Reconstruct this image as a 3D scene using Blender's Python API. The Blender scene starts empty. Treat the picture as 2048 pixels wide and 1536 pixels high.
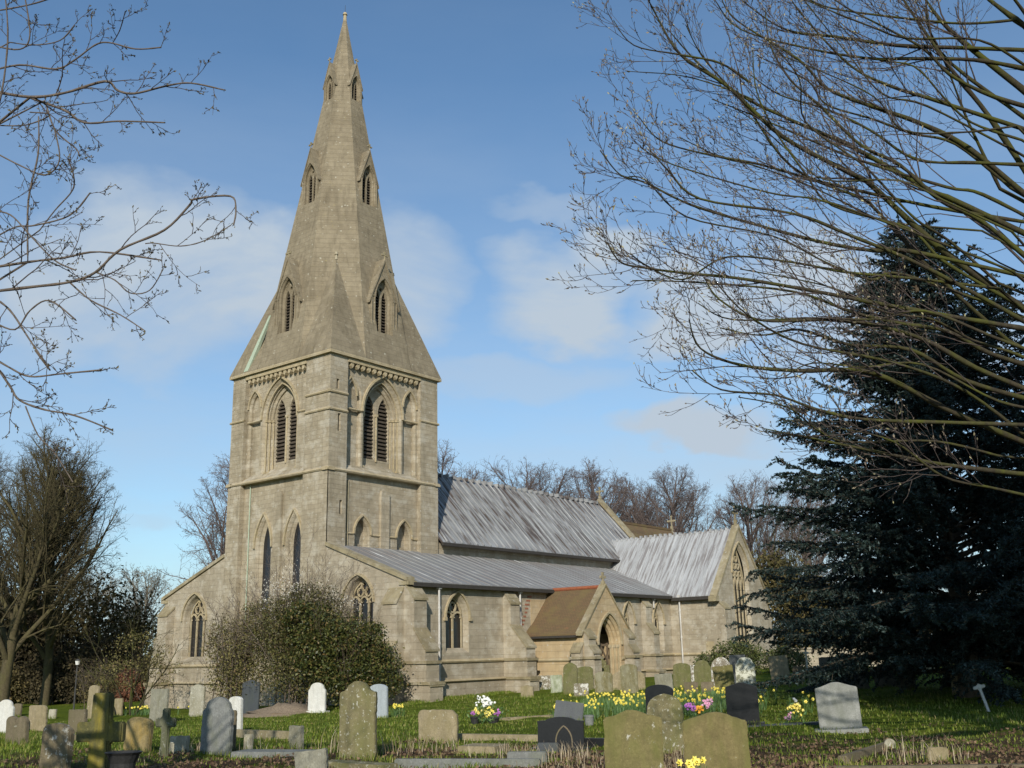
import bpy, bmesh, math, random
import numpy as np
from mathutils import Vector, Matrix
from mathutils.geometry import tessellate_polygon
R=math.radians
SC=bpy.context.scene
COL=SC.collection
random.seed(7)
# ---------------------------------------------------------------- camera
cam=bpy.data.cameras.new('camera'); camo=bpy.data.objects.new('camera',cam); COL.objects.link(camo)
cam.sensor_width=36; cam.lens=35.78; cam.clip_end=6000; cam.clip_start=.1
_R=(.99974619,.00573479,-.02178687); _U=(.02252899,-.25448702,.96681374); _F=(0,.96705919,.25455163)
camo.matrix_world=Matrix(((_R[0],_U[0],-_F[0],0),(_R[1],_U[1],-_F[1],0),(_R[2],_U[2],-_F[2],1.6),(0,0,0,1)))
SC.camera=camo
# ---------------------------------------------------------------- light
SUN_EL=26; SUN_AZ=183.9
W=bpy.data.worlds.new('World'); SC.world=W; W.use_nodes=True
nt=W.node_tree; nt.nodes.clear()
def N(nt,t,**k):
    n=nt.nodes.new(t)
    for a,b in k.items():
        if a=='inp':
            for i,v in b.items(): n.inputs[i].default_value=v
        else: setattr(n,a,b)
    return n
def build_world():
    L=nt.links.new
    out=N(nt,'ShaderNodeOutputWorld'); bg=N(nt,'ShaderNodeBackground',inp={'Strength':.1})
    sky=N(nt,'ShaderNodeTexSky',sky_type='NISHITA',sun_disc=False,sun_elevation=R(SUN_EL),sun_rotation=R(SUN_AZ),air_density=1.0,dust_density=.6,ozone_density=1.6,altitude=50)
    tc=N(nt,'ShaderNodeTexCoord')
    tint=N(nt,'ShaderNodeMix',data_type='RGBA',blend_type='MULTIPLY',inp={'Factor':1.0}); tint.inputs[7].default_value=SKY_TINT
    L(sky.outputs[0],tint.inputs[6])
    # clouds: soft patches of fbm noise on the sky dome
    sc=N(nt,'ShaderNodeMapping',inp={'Scale':(1,1,1.9)}); L(tc.outputs['Generated'],sc.inputs[0])
    nz=N(nt,'ShaderNodeTexNoise',inp={'Scale':3.4,'Detail':10.0,'Roughness':.58,'Distortion':.5}); L(sc.outputs[0],nz.inputs['Vector'])
    warp=N(nt,'ShaderNodeTexNoise',inp={'Scale':6.0,'Detail':5.0}); L(sc.outputs[0],warp.inputs['Vector'])
    wsub=N(nt,'ShaderNodeVectorMath',operation='SUBTRACT'); L(warp.outputs['Color'],wsub.inputs[0]); wsub.inputs[1].default_value=(.5,.5,.5)
    wsc=N(nt,'ShaderNodeVectorMath',operation='SCALE'); L(wsub.outputs[0],wsc.inputs[0]); wsc.inputs['Scale'].default_value=.16
    wadd=N(nt,'ShaderNodeVectorMath',operation='ADD'); L(tc.outputs['Generated'],wadd.inputs[0]); L(wsc.outputs[0],wadd.inputs[1])
    acc=None
    for (d,rx,rz,amp) in CLOUDS:
        sub=N(nt,'ShaderNodeVectorMath',operation='SUBTRACT'); L(wadd.outputs[0],sub.inputs[0]); sub.inputs[1].default_value=d
        ml=N(nt,'ShaderNodeVectorMath',operation='MULTIPLY'); L(sub.outputs[0],ml.inputs[0]); ml.inputs[1].default_value=(1/rx,1/rx,1/rz)
        ln=N(nt,'ShaderNodeVectorMath',operation='LENGTH'); L(ml.outputs[0],ln.inputs[0])
        mr=N(nt,'ShaderNodeMapRange',interpolation_type='SMOOTHSTEP',inp={'From Min':.35,'From Max':1.25,'To Min':amp,'To Max':0.0}); L(ln.outputs['Value'],mr.inputs['Value'])
        if acc is None: acc=mr.outputs[0]
        else:
            mx=N(nt,'ShaderNodeMath',operation='MAXIMUM'); L(acc,mx.inputs[0]); L(mr.outputs[0],mx.inputs[1]); acc=mx.outputs[0]
    nr=N(nt,'ShaderNodeMapRange',inp={'From Min':.34,'From Max':.6,'To Min':.45,'To Max':1.3}); L(nz.outputs['Fac'],nr.inputs['Value'])
    m1=N(nt,'ShaderNodeMath',operation='MULTIPLY'); L(acc,m1.inputs[0]); L(nr.outputs[0],m1.inputs[1])
    # thin veil everywhere, a bit more near the horizon
    vn=N(nt,'ShaderNodeTexNoise',inp={'Scale':2.2,'Detail':7.0,'Roughness':.55}); vm=N(nt,'ShaderNodeMapping',inp={'Scale':(1,1,3.2),'Location':(3,1,7)}); L(tc.outputs['Generated'],vm.inputs[0]); L(vm.outputs[0],vn.inputs['Vector'])
    sep=N(nt,'ShaderNodeSeparateXYZ'); L(tc.outputs['Generated'],sep.inputs[0])
    hz=N(nt,'ShaderNodeMapRange',inp={'From Min':.03,'From Max':.52,'To Min':1.0,'To Max':.10}); L(sep.outputs['Z'],hz.inputs['Value'])
    vr=N(nt,'ShaderNodeMapRange',inp={'From Min':.36,'From Max':.68,'To Min':.22,'To Max':.9}); L(vn.outputs['Fac'],vr.inputs['Value'])
    vv=N(nt,'ShaderNodeMath',operation='MULTIPLY'); L(hz.outputs[0],vv.inputs[0]); L(vr.outputs[0],vv.inputs[1])
    ad=N(nt,'ShaderNodeMath',operation='MAXIMUM'); L(m1.outputs[0],ad.inputs[0]); L(vv.outputs[0],ad.inputs[1])
    cl=N(nt,'ShaderNodeClamp'); L(ad.outputs[0],cl.inputs[0])
    mix=N(nt,'ShaderNodeMix',data_type='RGBA'); L(cl.outputs[0],mix.inputs[0]); L(tint.outputs[2],mix.inputs[6]); mix.inputs[7].default_value=CLOUD_COL
    L(mix.outputs[2],bg.inputs[0]); L(bg.outputs[0],out.inputs[0])
def pixdir(x,y):
    v=Vector(_F)+Vector(_R)*((x-1024)/2035.4)+Vector(_U)*((768-y)/2035.4); v.normalize(); return tuple(v)
SKY_TINT=(.98,1.28,1.44,1); CLOUD_COL=(5.0,5.9,6.9,1)
CLOUDS=[((-0.289, 0.894, 0.343),0.17,0.085,1),((-0.354, 0.888, 0.293),0.16,0.07,0.8),((-0.235, 0.898, 0.373),0.08,0.045,0.85),((-0.425, 0.85, 0.311),0.14,0.07,0.6),((-0.107, 0.932, 0.347),0.07,0.075,0.7),((0.054, 0.94, 0.336),0.095,0.055,1.05),((0.083, 0.927, 0.367),0.06,0.03,1.1),((0.173, 0.933, 0.315),0.09,0.055,1.15),((0.131, 0.936, 0.328),0.08,0.04,0.9),((0.256, 0.907, 0.335),0.12,0.06,0.8),((0.194, 0.961, 0.198),0.11,0.028,0.9),((0.05, 0.912, 0.408),0.08,0.02,0.5),((0.336, 0.904, 0.263),0.14,0.07,0.8),((-0.223, 0.965, 0.14),0.2,0.03,0.5),((-0.363, 0.923, 0.124),0.1,0.02,0.6),((-0.012, 0.966, 0.259),0.2,0.04,0.45),((-0.356, 0.911, 0.209),0.2,0.05,0.4)]
build_world()
sun=bpy.data.lights.new('sun','SUN'); sun.energy=4.6; sun.angle=R(.5); sun.color=(1,.93,.80)
suno=bpy.data.objects.new('sun',sun); COL.objects.link(suno)
_ts=Vector((math.sin(R(SUN_AZ))*math.cos(R(SUN_EL)),math.cos(R(SUN_AZ))*math.cos(R(SUN_EL)),math.sin(R(SUN_EL))))
suno.rotation_euler=_ts.to_track_quat('Z','Y').to_euler()
SC.view_settings.view_transform='Standard'; SC.view_settings.look='None'; SC.view_settings.exposure=0; SC.view_settings.gamma=1
SC.cycles.max_bounces=5; SC.cycles.transparent_max_bounces=6

# ---------------------------------------------------------------- materials
MATS={}
def newmat(name):
    m=bpy.data.materials.new(name); m.use_nodes=True; n=m.node_tree; b=n.nodes['Principled BSDF']; MATS[name]=m
    return m,n,b
def ramp(n,fac,stops):
    r=N(n,'ShaderNodeValToRGB'); e=r.color_ramp.elements
    while len(e)<len(stops): e.new(.5)
    for i,(p,c) in enumerate(stops):
        e[i].position=p; e[i].color=c if len(c)==4 else (*c,1)
    n.links.new(fac,r.inputs[0]); return r.outputs[0]
def mixc(n,f,a,b,bt='MIX'):
    m=N(n,'ShaderNodeMix',data_type='RGBA',blend_type=bt)
    for i,v in ((0,f),(6,a),(7,b)):
        if hasattr(v,'links') or hasattr(v,'is_linked'): n.links.new(v,m.inputs[i])
        else: m.inputs[i].default_value=v if i==0 or len(v)==4 else (*v,1)
    return m.outputs[2]
def noise(n,vec,scale,detail=6,rough=.55,dist=0):
    t=N(n,'ShaderNodeTexNoise',inp={'Scale':scale,'Detail':float(detail),'Roughness':rough,'Distortion':dist})
    if vec is not None: n.links.new(vec,t.inputs['Vector'])
    return t.outputs['Fac']
def thr(n,v,a,b,lo=0.,hi=1.):
    m=N(n,'ShaderNodeMapRange',inp={'From Min':a,'From Max':b,'To Min':lo,'To Max':hi}); n.links.new(v,m.inputs['Value']); return m.outputs[0]
def bump(n,h,strength,dist,b,normal=None):
    u=N(n,'ShaderNodeBump',inp={'Strength':strength,'Distance':dist}); n.links.new(h,u.inputs['Height'])
    if normal is not None: n.links.new(normal,u.inputs['Normal'])
    n.links.new(u.outputs[0],b.inputs['Normal']); return u.outputs[0]
def mp(n,vec,scale=(1,1,1),loc=(0,0,0)):
    m=N(n,'ShaderNodeMapping',inp={'Scale':scale,'Location':loc}); n.links.new(vec,m.inputs[0]); return m.outputs[0]

def stone_mat(name,c1,c2,stain,speck=(.5,.5,.45),mortar=(.2,.17,.12),bw=.46,rh=.235,white=.0,streak=.35,lich=(.32,.27,.11),lamt=.5,mort=.35):
    mort*=.55
    m,n,b=newmat(name); L=n.links.new
    tc=N(n,'ShaderNodeTexCoord').outputs['Object']
    s=N(n,'ShaderNodeSeparateXYZ'); L(tc,s.inputs[0])
    ab=N(n,'ShaderNodeMath',operation='ADD'); L(s.outputs[0],ab.inputs[0]); L(s.outputs[1],ab.inputs[1])
    cb=N(n,'ShaderNodeCombineXYZ'); L(ab.outputs[0],cb.inputs[0]); L(s.outputs[2],cb.inputs[1])
    # slightly uneven courses
    wn=N(n,'ShaderNodeTexNoise',inp={'Scale':1.3,'Detail':3.0}); L(tc,wn.inputs[0])
    wv=N(n,'ShaderNodeVectorMath',operation='SCALE'); L(wn.outputs['Color'],wv.inputs[0]); wv.inputs['Scale'].default_value=.05
    wa=N(n,'ShaderNodeVectorMath',operation='ADD'); L(cb.outputs[0],wa.inputs[0]); L(wv.outputs[0],wa.inputs[1])
    br=N(n,'ShaderNodeTexBrick',inp={'Scale':1.0,'Mortar Size':.014,'Mortar Smooth':.4,'Bias':0.0,'Brick Width':bw,'Row Height':rh}); L(wa.outputs[0],br.inputs[0])
    br.inputs['Color1'].default_value=(0,0,0,1); br.inputs['Color2'].default_value=(1,1,1,1); br.inputs['Mortar'].default_value=(.5,.5,.5,1)
    br.offset=.5; br.squash=1.3; br.squash_frequency=3
    col=mixc(n,br.outputs['Color'],c1,c2)
    big=noise(n,tc,.45,8,.6,.4); col=mixc(n,thr(n,big,.45,.68,0,.7),col,stain)
    mid=noise(n,mp(n,tc,(1,1,1),(5,3,9)),2.6,8,.65); col=mixc(n,thr(n,mid,.35,.7,0,.45),col,tuple(x*.72 for x in stain))
    # vertical run-off streaks
    st=noise(n,mp(n,tc,(2.2,2.2,.16)),1.6,7,.6); col=mixc(n,thr(n,st,.5,.75,0,streak),col,tuple(x*.55 for x in stain))
    # yellow lichen and pale blotches
    l1=noise(n,mp(n,tc,(1,1,1),(2,8,1)),5.5,9,.72); col=mixc(n,thr(n,l1,.6,.7,0,lamt),col,lich)
    vo=N(n,'ShaderNodeTexVoronoi',inp={'Scale':3.1}); L(tc,vo.inputs['Vector'])
    l2=noise(n,mp(n,tc,(1,1,1),(7,1,4)),9,6,.7)
    wm=N(n,'ShaderNodeMath',operation='MULTIPLY'); L(thr(n,vo.outputs['Distance'],.22,.12,0,.75),wm.inputs[0]); L(thr(n,l2,.5,.58),wm.inputs[1])
    col=mixc(n,wm.outputs[0],col,speck)
    if white>0:
        w=noise(n,mp(n,tc,(1,1,1.3),(1,4,2)),1.1,9,.68); col=mixc(n,thr(n,w,.5,.62,0,white),col,(.50,.46,.38))
    fm=N(n,'ShaderNodeMath',operation='MULTIPLY'); L(br.outputs['Fac'],fm.inputs[0]); fm.inputs[1].default_value=mort
    col=mixc(n,fm.outputs[0],col,mortar)
    L(col,b.inputs['Base Color']); b.inputs['Roughness'].default_value=.95; b.inputs['Specular IOR Level'].default_value=.15
    fine=noise(n,tc,26,5,.7)
    h=N(n,'ShaderNodeMath',operation='MULTIPLY_ADD'); L(br.outputs['Fac'],h.inputs[0]); h.inputs[1].default_value=-.5; L(fine,h.inputs[2])
    h2=N(n,'ShaderNodeMath',operation='ADD'); L(h.outputs[0],h2.inputs[0]); L(mid,h2.inputs[1])
    bump(n,h2.outputs[0],.8,.03,b)
    return m
stone_mat('tower stone',(.355,.30,.215),(.425,.365,.27),(.25,.21,.145),white=.55,streak=.5)
stone_mat('spire stone',(.262,.22,.152),(.29,.245,.172),(.18,.148,.10),bw=.6,rh=.3,streak=.6,white=.0,mort=.3,speck=(.5,.48,.4))
stone_mat('aisle stone',(.37,.315,.235),(.43,.375,.285),(.26,.22,.155),bw=.62,rh=.3,white=.55,streak=.3,mort=.22)
stone_mat('ashlar warm',(.47,.35,.20),(.53,.42,.26),(.38,.28,.17),bw=.7,rh=.32,white=.15,mort=.3)
stone_mat('dressed stone',(.42,.345,.215),(.47,.39,.26),(.33,.27,.165),bw=3.,rh=.34,white=.2,mort=.25)
stone_mat('old coping',(.30,.25,.155),(.36,.31,.2),(.19,.155,.09),bw=1.1,rh=.9,white=.35,lamt=.8,mort=.3)

def lead_mat(name,base,dark,streakamt,ax):
    m,n,b=newmat(name); L=n.links.new
    tc=N(n,'ShaderNodeTexCoord').outputs['Object']
    sc=(2.4,.16,.16) if ax=='a' else (.16,2.4,.16)
    col=base
    pt=noise(n,mp(n,tc,sc,(3,3,3)),1.2,6,.6); st=noise(n,mp(n,tc,tuple(x*2 for x in sc)),1.5,9,.65)
    area=noise(n,mp(n,tc,(.2,.3,.3),(4,2,5)),1,3,.5)
    mm=N(n,'ShaderNodeMath',operation='MULTIPLY'); L(thr(n,st,.47,.58,0,streakamt),mm.inputs[0]); L(thr(n,area,.30,.46),mm.inputs[1])
    c0=mixc(n,thr(n,pt,.35,.7,0,.8),base,tuple(x*.72 for x in base))
    wh=noise(n,mp(n,tc,tuple(x*1.4 for x in sc),(9,1,1)),2.3,8,.7); c0=mixc(n,thr(n,wh,.56,.68,0,.7),c0,(.52,.53,.54))
    c0=mixc(n,mm.outputs[0],c0,dark)
    gr=noise(n,tc,9,6,.7); c0=mixc(n,thr(n,gr,.5,.75,0,.25),c0,(.2,.19,.17))
    L(c0,b.inputs['Base Color']); b.inputs['Roughness'].default_value=.62; b.inputs['Specular IOR Level'].default_value=.35
    bump(n,gr,.3,.02,b)
lead_mat('nave lead',(.30,.305,.31),(.075,.058,.052),1.,'a')
lead_mat('aisle lead',(.245,.245,.24),(.16,.13,.12),.6,'a')
lead_mat('transept lead',(.42,.43,.44),(.15,.13,.125),.75,'b')

def simple(name,col,rough=.9,var=.25,scale=6,spec=.2,bumpd=.01,spots=None,sthr=(.58,.64),sscale=14,stain=None,rnd=False,metal=0,stamt=.6,bs=.5):
    m,n,b=newmat(name); L=n.links.new
    tc=N(n,'ShaderNodeTexCoord').outputs['Object']
    oi=N(n,'ShaderNodeObjectInfo'); add=N(n,'ShaderNodeVectorMath',operation='ADD'); sc=N(n,'ShaderNodeVectorMath',operation='SCALE'); 
    cx=N(n,'ShaderNodeCombineXYZ'); L(oi.outputs['Random'],cx.inputs[0]); L(oi.outputs['Random'],cx.inputs[2]); L(cx.outputs[0],sc.inputs[0]); sc.inputs['Scale'].default_value=37.
    L(tc,add.inputs[0]); L(sc.outputs[0],add.inputs[1]); tc=add.outputs[0]
    f=noise(n,tc,scale,8,.65)
    c=mixc(n,thr(n,f,.3,.7),tuple(x*(1-var) for x in col),tuple(min(1,x*(1+var)) for x in col))
    hf=noise(n,tc,sscale*2.6,6,.8); c=mixc(n,thr(n,hf,.42,.62,0,.55),c,tuple(x*.55 for x in col)); hg=noise(n,mp(n,tc,(1,1,1),(3,5,8)),sscale*3.4,5,.75); c=mixc(n,thr(n,hg,.56,.66,0,.45),c,tuple(min(1,x*1.7) for x in col))
    if stain:
        s1=noise(n,mp(n,tc,(1,1,.45),(4,4,4)),2.8,9,.65,.3); c=mixc(n,thr(n,s1,.44,.62,0,stamt),c,stain)
        s2=noise(n,mp(n,tc,(5,5,.7),(1,7,4)),1.8,6,.6); c=mixc(n,thr(n,s2,.5,.68,0,.35),c,tuple(x*.5 for x in col))
    if spots:
        s=noise(n,tc,sscale,7,.7); c=mixc(n,thr(n,s,*sthr),c,spots)
    L(c,b.inputs['Base Color']); b.inputs['Roughness'].default_value=rough; b.inputs['Specular IOR Level'].default_value=spec; b.inputs['Metallic'].default_value=metal
    bump(n,noise(n,tc,30,6,.7),bs,bumpd,b)
    return m
G=simple
G('gs white',(.62,.61,.57),.7,.08,spec=.4,stain=(.42,.40,.33),stamt=.35)
G('gs pale',(.36,.34,.27),stain=(.22,.2,.13),spots=(.5,.49,.42))
G('gs tan',(.30,.25,.16),stain=(.19,.16,.08),spots=(.42,.4,.33),sthr=(.62,.68))
G('gs brown',(.17,.14,.095),stain=(.11,.1,.05),spots=(.33,.32,.26),sthr=(.64,.7))
G('gs speckbrown',(.185,.15,.095),stain=(.12,.11,.05),spots=(.42,.41,.36),sthr=(.56,.62),sscale=10)
G('gs ochre',(.27,.21,.10),stain=(.33,.22,.05),spots=(.4,.38,.3),sthr=(.66,.7),stamt=.8)
G('gs grey',(.25,.24,.19),stain=(.17,.16,.1),spots=(.36,.36,.31),sthr=(.6,.68))
G('gs bluegrey',(.20,.205,.195),stain=(.13,.14,.10),spots=(.3,.3,.28),sthr=(.62,.7))
G('gs slate',(.06,.067,.075),.6,.12,spec=.4,stain=(.07,.08,.07),bumpd=.003)
G('gs lichen',(.20,.175,.095),stain=(.14,.14,.05),spots=(.42,.41,.34),sthr=(.575,.63),sscale=17,stamt=.7)
G('gs paleblue',(.36,.40,.43),.7,.08,spec=.35,stain=(.3,.33,.33),stamt=.3)
G('gs speckpale',(.24,.21,.16),stain=(.14,.13,.08),spots=(.55,.54,.5),sthr=(.5,.56),sscale=9)
G('gs streak',(.40,.42,.33),stain=(.16,.19,.08),stamt=.9)
G('gs moss',(.155,.145,.07),stain=(.11,.12,.035),spots=(.3,.3,.22),sthr=(.6,.68),stamt=.8)
G('gs twotone',(.17,.15,.075),stain=(.30,.29,.22),spots=(.34,.33,.26),sthr=(.6,.66),stamt=.6)
G('gs mossbrown',(.175,.15,.065),stain=(.12,.125,.035),spots=(.42,.41,.35),sthr=(.64,.69),sscale=8,stamt=.75)
G('gs mossbrown2',(.19,.155,.07),stain=(.13,.13,.04),spots=(.36,.35,.28),sthr=(.66,.71),sscale=12,stamt=.7)
G('gs mossyellow',(.10,.095,.04),stain=(.22,.18,.03),spots=(.24,.22,.1),sthr=(.6,.68),stamt=1.)
G('gs greymoss',(.13,.13,.085),stain=(.08,.09,.035),spots=(.24,.24,.2))
G('gs whitelichen',(.26,.26,.19),stain=(.15,.16,.09),spots=(.55,.56,.47),sthr=(.45,.53),sscale=8)
G('gs blackgranite',(.016,.017,.019),.3,.15,spec=.3,bumpd=.001)
G('gs greystone',(.27,.275,.26),stain=(.17,.18,.15),stamt=.7,spots=(.36,.36,.34),sthr=(.64,.72))
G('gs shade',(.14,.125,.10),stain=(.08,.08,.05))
G('black glass',(.012,.013,.016),.18,.3,spec=.6,bumpd=.003,scale=3)
G('louvre wood',(.075,.06,.045),.9,.3)
G('void',(.01,.009,.008),1,.1)
G('gutter',(.05,.045,.04),.8,.2)
G('pipe white',(.60,.58,.55),.5,.1,stain=(.35,.32,.28),spec=.4)
G('gate wood',(.16,.12,.08),.85,.3)
G('roof timber',(.05,.04,.03),.9,.3)
G('ridge red',(.30,.10,.05),.9,.3,scale=9)
G('red brick',(.30,.13,.08),.9,.3,scale=9)
G('verdigris',(.40,.47,.36),.8,.1)
G('iron',(.06,.06,.06),.6,.2)
G('bark grey',(.13,.105,.085),.95,.35,scale=14)
G('bark far',(.15,.118,.108),.95,.3,scale=4)
G('bark green',(.05,.042,.028),.95,.45,scale=16,stain=(.07,.078,.012),stamt=.8)
G('twig bark',(.085,.068,.062),.95,.3,scale=14)
G('bark pale',(.20,.18,.14),.95,.3,scale=6)
G('bark olive',(.085,.07,.04),.95,.4,scale=8,stain=(.09,.085,.03),stamt=.5)
G('bark dark',(.10,.078,.055),.95,.4,scale=14)
G('mound earth',(.22,.17,.12),.95,.4,scale=20)
G('planter black',(.03,.03,.03),.5,.2)
G('lamp glass',(.75,.75,.72),.3,.05,spec=.5)
def tile_mat():
    m,n,b=newmat('brown tile'); L=n.links.new
    tc=N(n,'ShaderNodeTexCoord').outputs['Object']
    s=N(n,'ShaderNodeSeparateXYZ'); L(tc,s.inputs[0]); cb=N(n,'ShaderNodeCombineXYZ')
    ab=N(n,'ShaderNodeMath',operation='ADD'); L(s.outputs[0],ab.inputs[0]); L(s.outputs[1],ab.inputs[1])
    L(s.outputs[1],cb.inputs[0]); L(s.outputs[2],cb.inputs[1])
    br=N(n,'ShaderNodeTexBrick',inp={'Scale':1.0,'Mortar Size':.008,'Brick Width':.16,'Row Height':.075}); L(cb.outputs[0],br.inputs[0])
    br.inputs['Color1'].default_value=(.135,.09,.045,1); br.inputs['Color2'].default_value=(.16,.10,.05,1); br.inputs['Mortar'].default_value=(.095,.065,.032,1)
    a=noise(n,tc,1.4,7,.6); c=mixc(n,thr(n,a,.45,.62,0,.7),br.outputs['Color'],(.155,.115,.045))
    z=noise(n,mp(n,tc,(1,1,1),(3,1,2)),3.5,7,.7); c=mixc(n,thr(n,z,.6,.68,0,.6),c,(.26,.10,.05))
    L(c,b.inputs['Base Color']); b.inputs['Roughness'].default_value=.95
    bump(n,br.outputs['Fac'],.8,-.02,b)
tile_mat()
def leaf_mat(name,stops,rough=.55,trans=.0,spec=.3):
    m,n,b=newmat(name); g=N(n,'ShaderNodeNewGeometry')
    n.links.new(ramp(n,g.outputs['Random Per Island'],stops),b.inputs['Base Color'])
    b.inputs['Roughness'].default_value=rough; b.inputs['Specular IOR Level'].default_value=spec
leaf_mat('leaf dark',[(0,(.018,.028,.008)),(.45,(.045,.055,.014)),(.75,(.095,.10,.025)),(1,(.14,.09,.035))],.45,spec=.3)
leaf_mat('leaf olive',[(0,(.08,.08,.024)),(.5,(.12,.105,.035)),(.8,(.17,.15,.05)),(1,(.16,.10,.06))],.7)
leaf_mat('leaf mid',[(0,(.035,.038,.012)),(.5,(.075,.075,.022)),(.8,(.12,.11,.035)),(1,(.13,.09,.05))],.6)
leaf_mat('leaf brown',[(0,(.05,.045,.018)),(.5,(.095,.078,.03)),(1,(.13,.10,.04))],.8)
leaf_mat('leaf wood',[(0,(.03,.027,.016)),(.5,(.055,.045,.026)),(1,(.09,.075,.04))],.9,spec=.1)
leaf_mat('leaf woodgreen',[(0,(.05,.047,.02)),(.5,(.09,.078,.032)),(1,(.13,.10,.045))],.9,spec=.1)
leaf_mat('leaf hedge',[(0,(.03,.04,.012)),(.5,(.06,.075,.02)),(1,(.11,.12,.035))],.6)
leaf_mat('needle blue',[(0,(.008,.016,.013)),(.55,(.016,.030,.026)),(.88,(.035,.06,.055)),(1,(.08,.115,.11))],.6,spec=.25)
leaf_mat('twig red',[(0,(.10,.04,.025)),(1,(.20,.09,.05))],.9)
leaf_mat('bud pale',[(0,(.12,.095,.08)),(.7,(.22,.18,.13)),(1,(.36,.34,.18))],.8)
leaf_mat('bud green',[(0,(.28,.28,.05)),(1,(.5,.48,.16))],.7)
leaf_mat('blossom',[(0,(.35,.32,.27)),(1,(.6,.57,.5))],.8)
leaf_mat('grass',[(0,(.06,.10,.012)),(.5,(.115,.165,.018)),(.8,(.18,.205,.03)),(1,(.27,.22,.10))],.6,spec=.2)
leaf_mat('dry stalk',[(0,(.20,.15,.09)),(.5,(.33,.26,.17)),(1,(.5,.43,.32))],.9)
leaf_mat('litter leaf',[(0,(.06,.035,.022)),(.5,(.12,.075,.045)),(.9,(.22,.15,.09)),(1,(.07,.10,.02))],.9)
leaf_mat('daff leaf',[(0,(.06,.12,.04)),(1,(.12,.2,.06))],.5)
leaf_mat('daff yellow',[(0,(.75,.60,.05)),(1,(.85,.75,.18))],.6)
leaf_mat('petal white',[(0,(.75,.74,.70)),(1,(.85,.85,.8))],.6)
leaf_mat('petal yellow',[(0,(.8,.62,.04)),(1,(.85,.75,.3))],.6)
leaf_mat('petal purple',[(0,(.18,.05,.28)),(.6,(.4,.12,.45)),(1,(.6,.25,.5))],.6)
leaf_mat('petal pink',[(0,(.6,.2,.35)),(1,(.7,.45,.6))],.6)
leaf_mat('petal orange',[(0,(.8,.3,.03)),(1,(.8,.45,.05))],.6)
def ground_mat():
    m,n,b=newmat('turf'); L=n.links.new
    tc=N(n,'ShaderNodeTexCoord').outputs['Object']
    a=noise(n,tc,.35,8,.65); c=ramp(n,a,[(.3,(.08,.115,.014)),(.5,(.125,.17,.018)),(.7,(.19,.21,.035))])
    f=noise(n,tc,7,9,.7); c=mixc(n,thr(n,f,.45,.7,0,.6),c,(.06,.085,.010))
    g=noise(n,tc,28,6,.75); c=mixc(n,thr(n,g,.52,.7,0,.5),c,(.15,.17,.04))
    s=N(n,'ShaderNodeSeparateXYZ'); L(tc,s.inputs[0])
    # worn, leaf-strewn earth among the nearest graves and odd patches elsewhere
    near=thr(n,s.outputs[1],23,16,0,.40); p=noise(n,mp(n,tc,(1,1.6,1),(3,9,0)),.55,7,.6)
    ad=N(n,'ShaderNodeMath',operation='ADD'); L(near,ad.inputs[0]); L(p,ad.inputs[1])
    br=noise(n,tc,16,8,.75); dirt=ramp(n,br,[(.3,(.04,.028,.018)),(.5,(.10,.07,.045)),(.65,(.17,.125,.08)),(.75,(.07,.085,.025))])
    c=mixc(n,thr(n,ad.outputs[0],.66,.8),c,dirt)
    L(c,b.inputs['Base Color']); b.inputs['Roughness'].default_value=1; b.inputs['Specular IOR Level'].default_value=.05
    h=N(n,'ShaderNodeMath',operation='ADD'); L(f,h.inputs[0]); L(g,h.inputs[1]); bump(n,h.outputs[0],1.,.08,b)
ground_mat()
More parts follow.
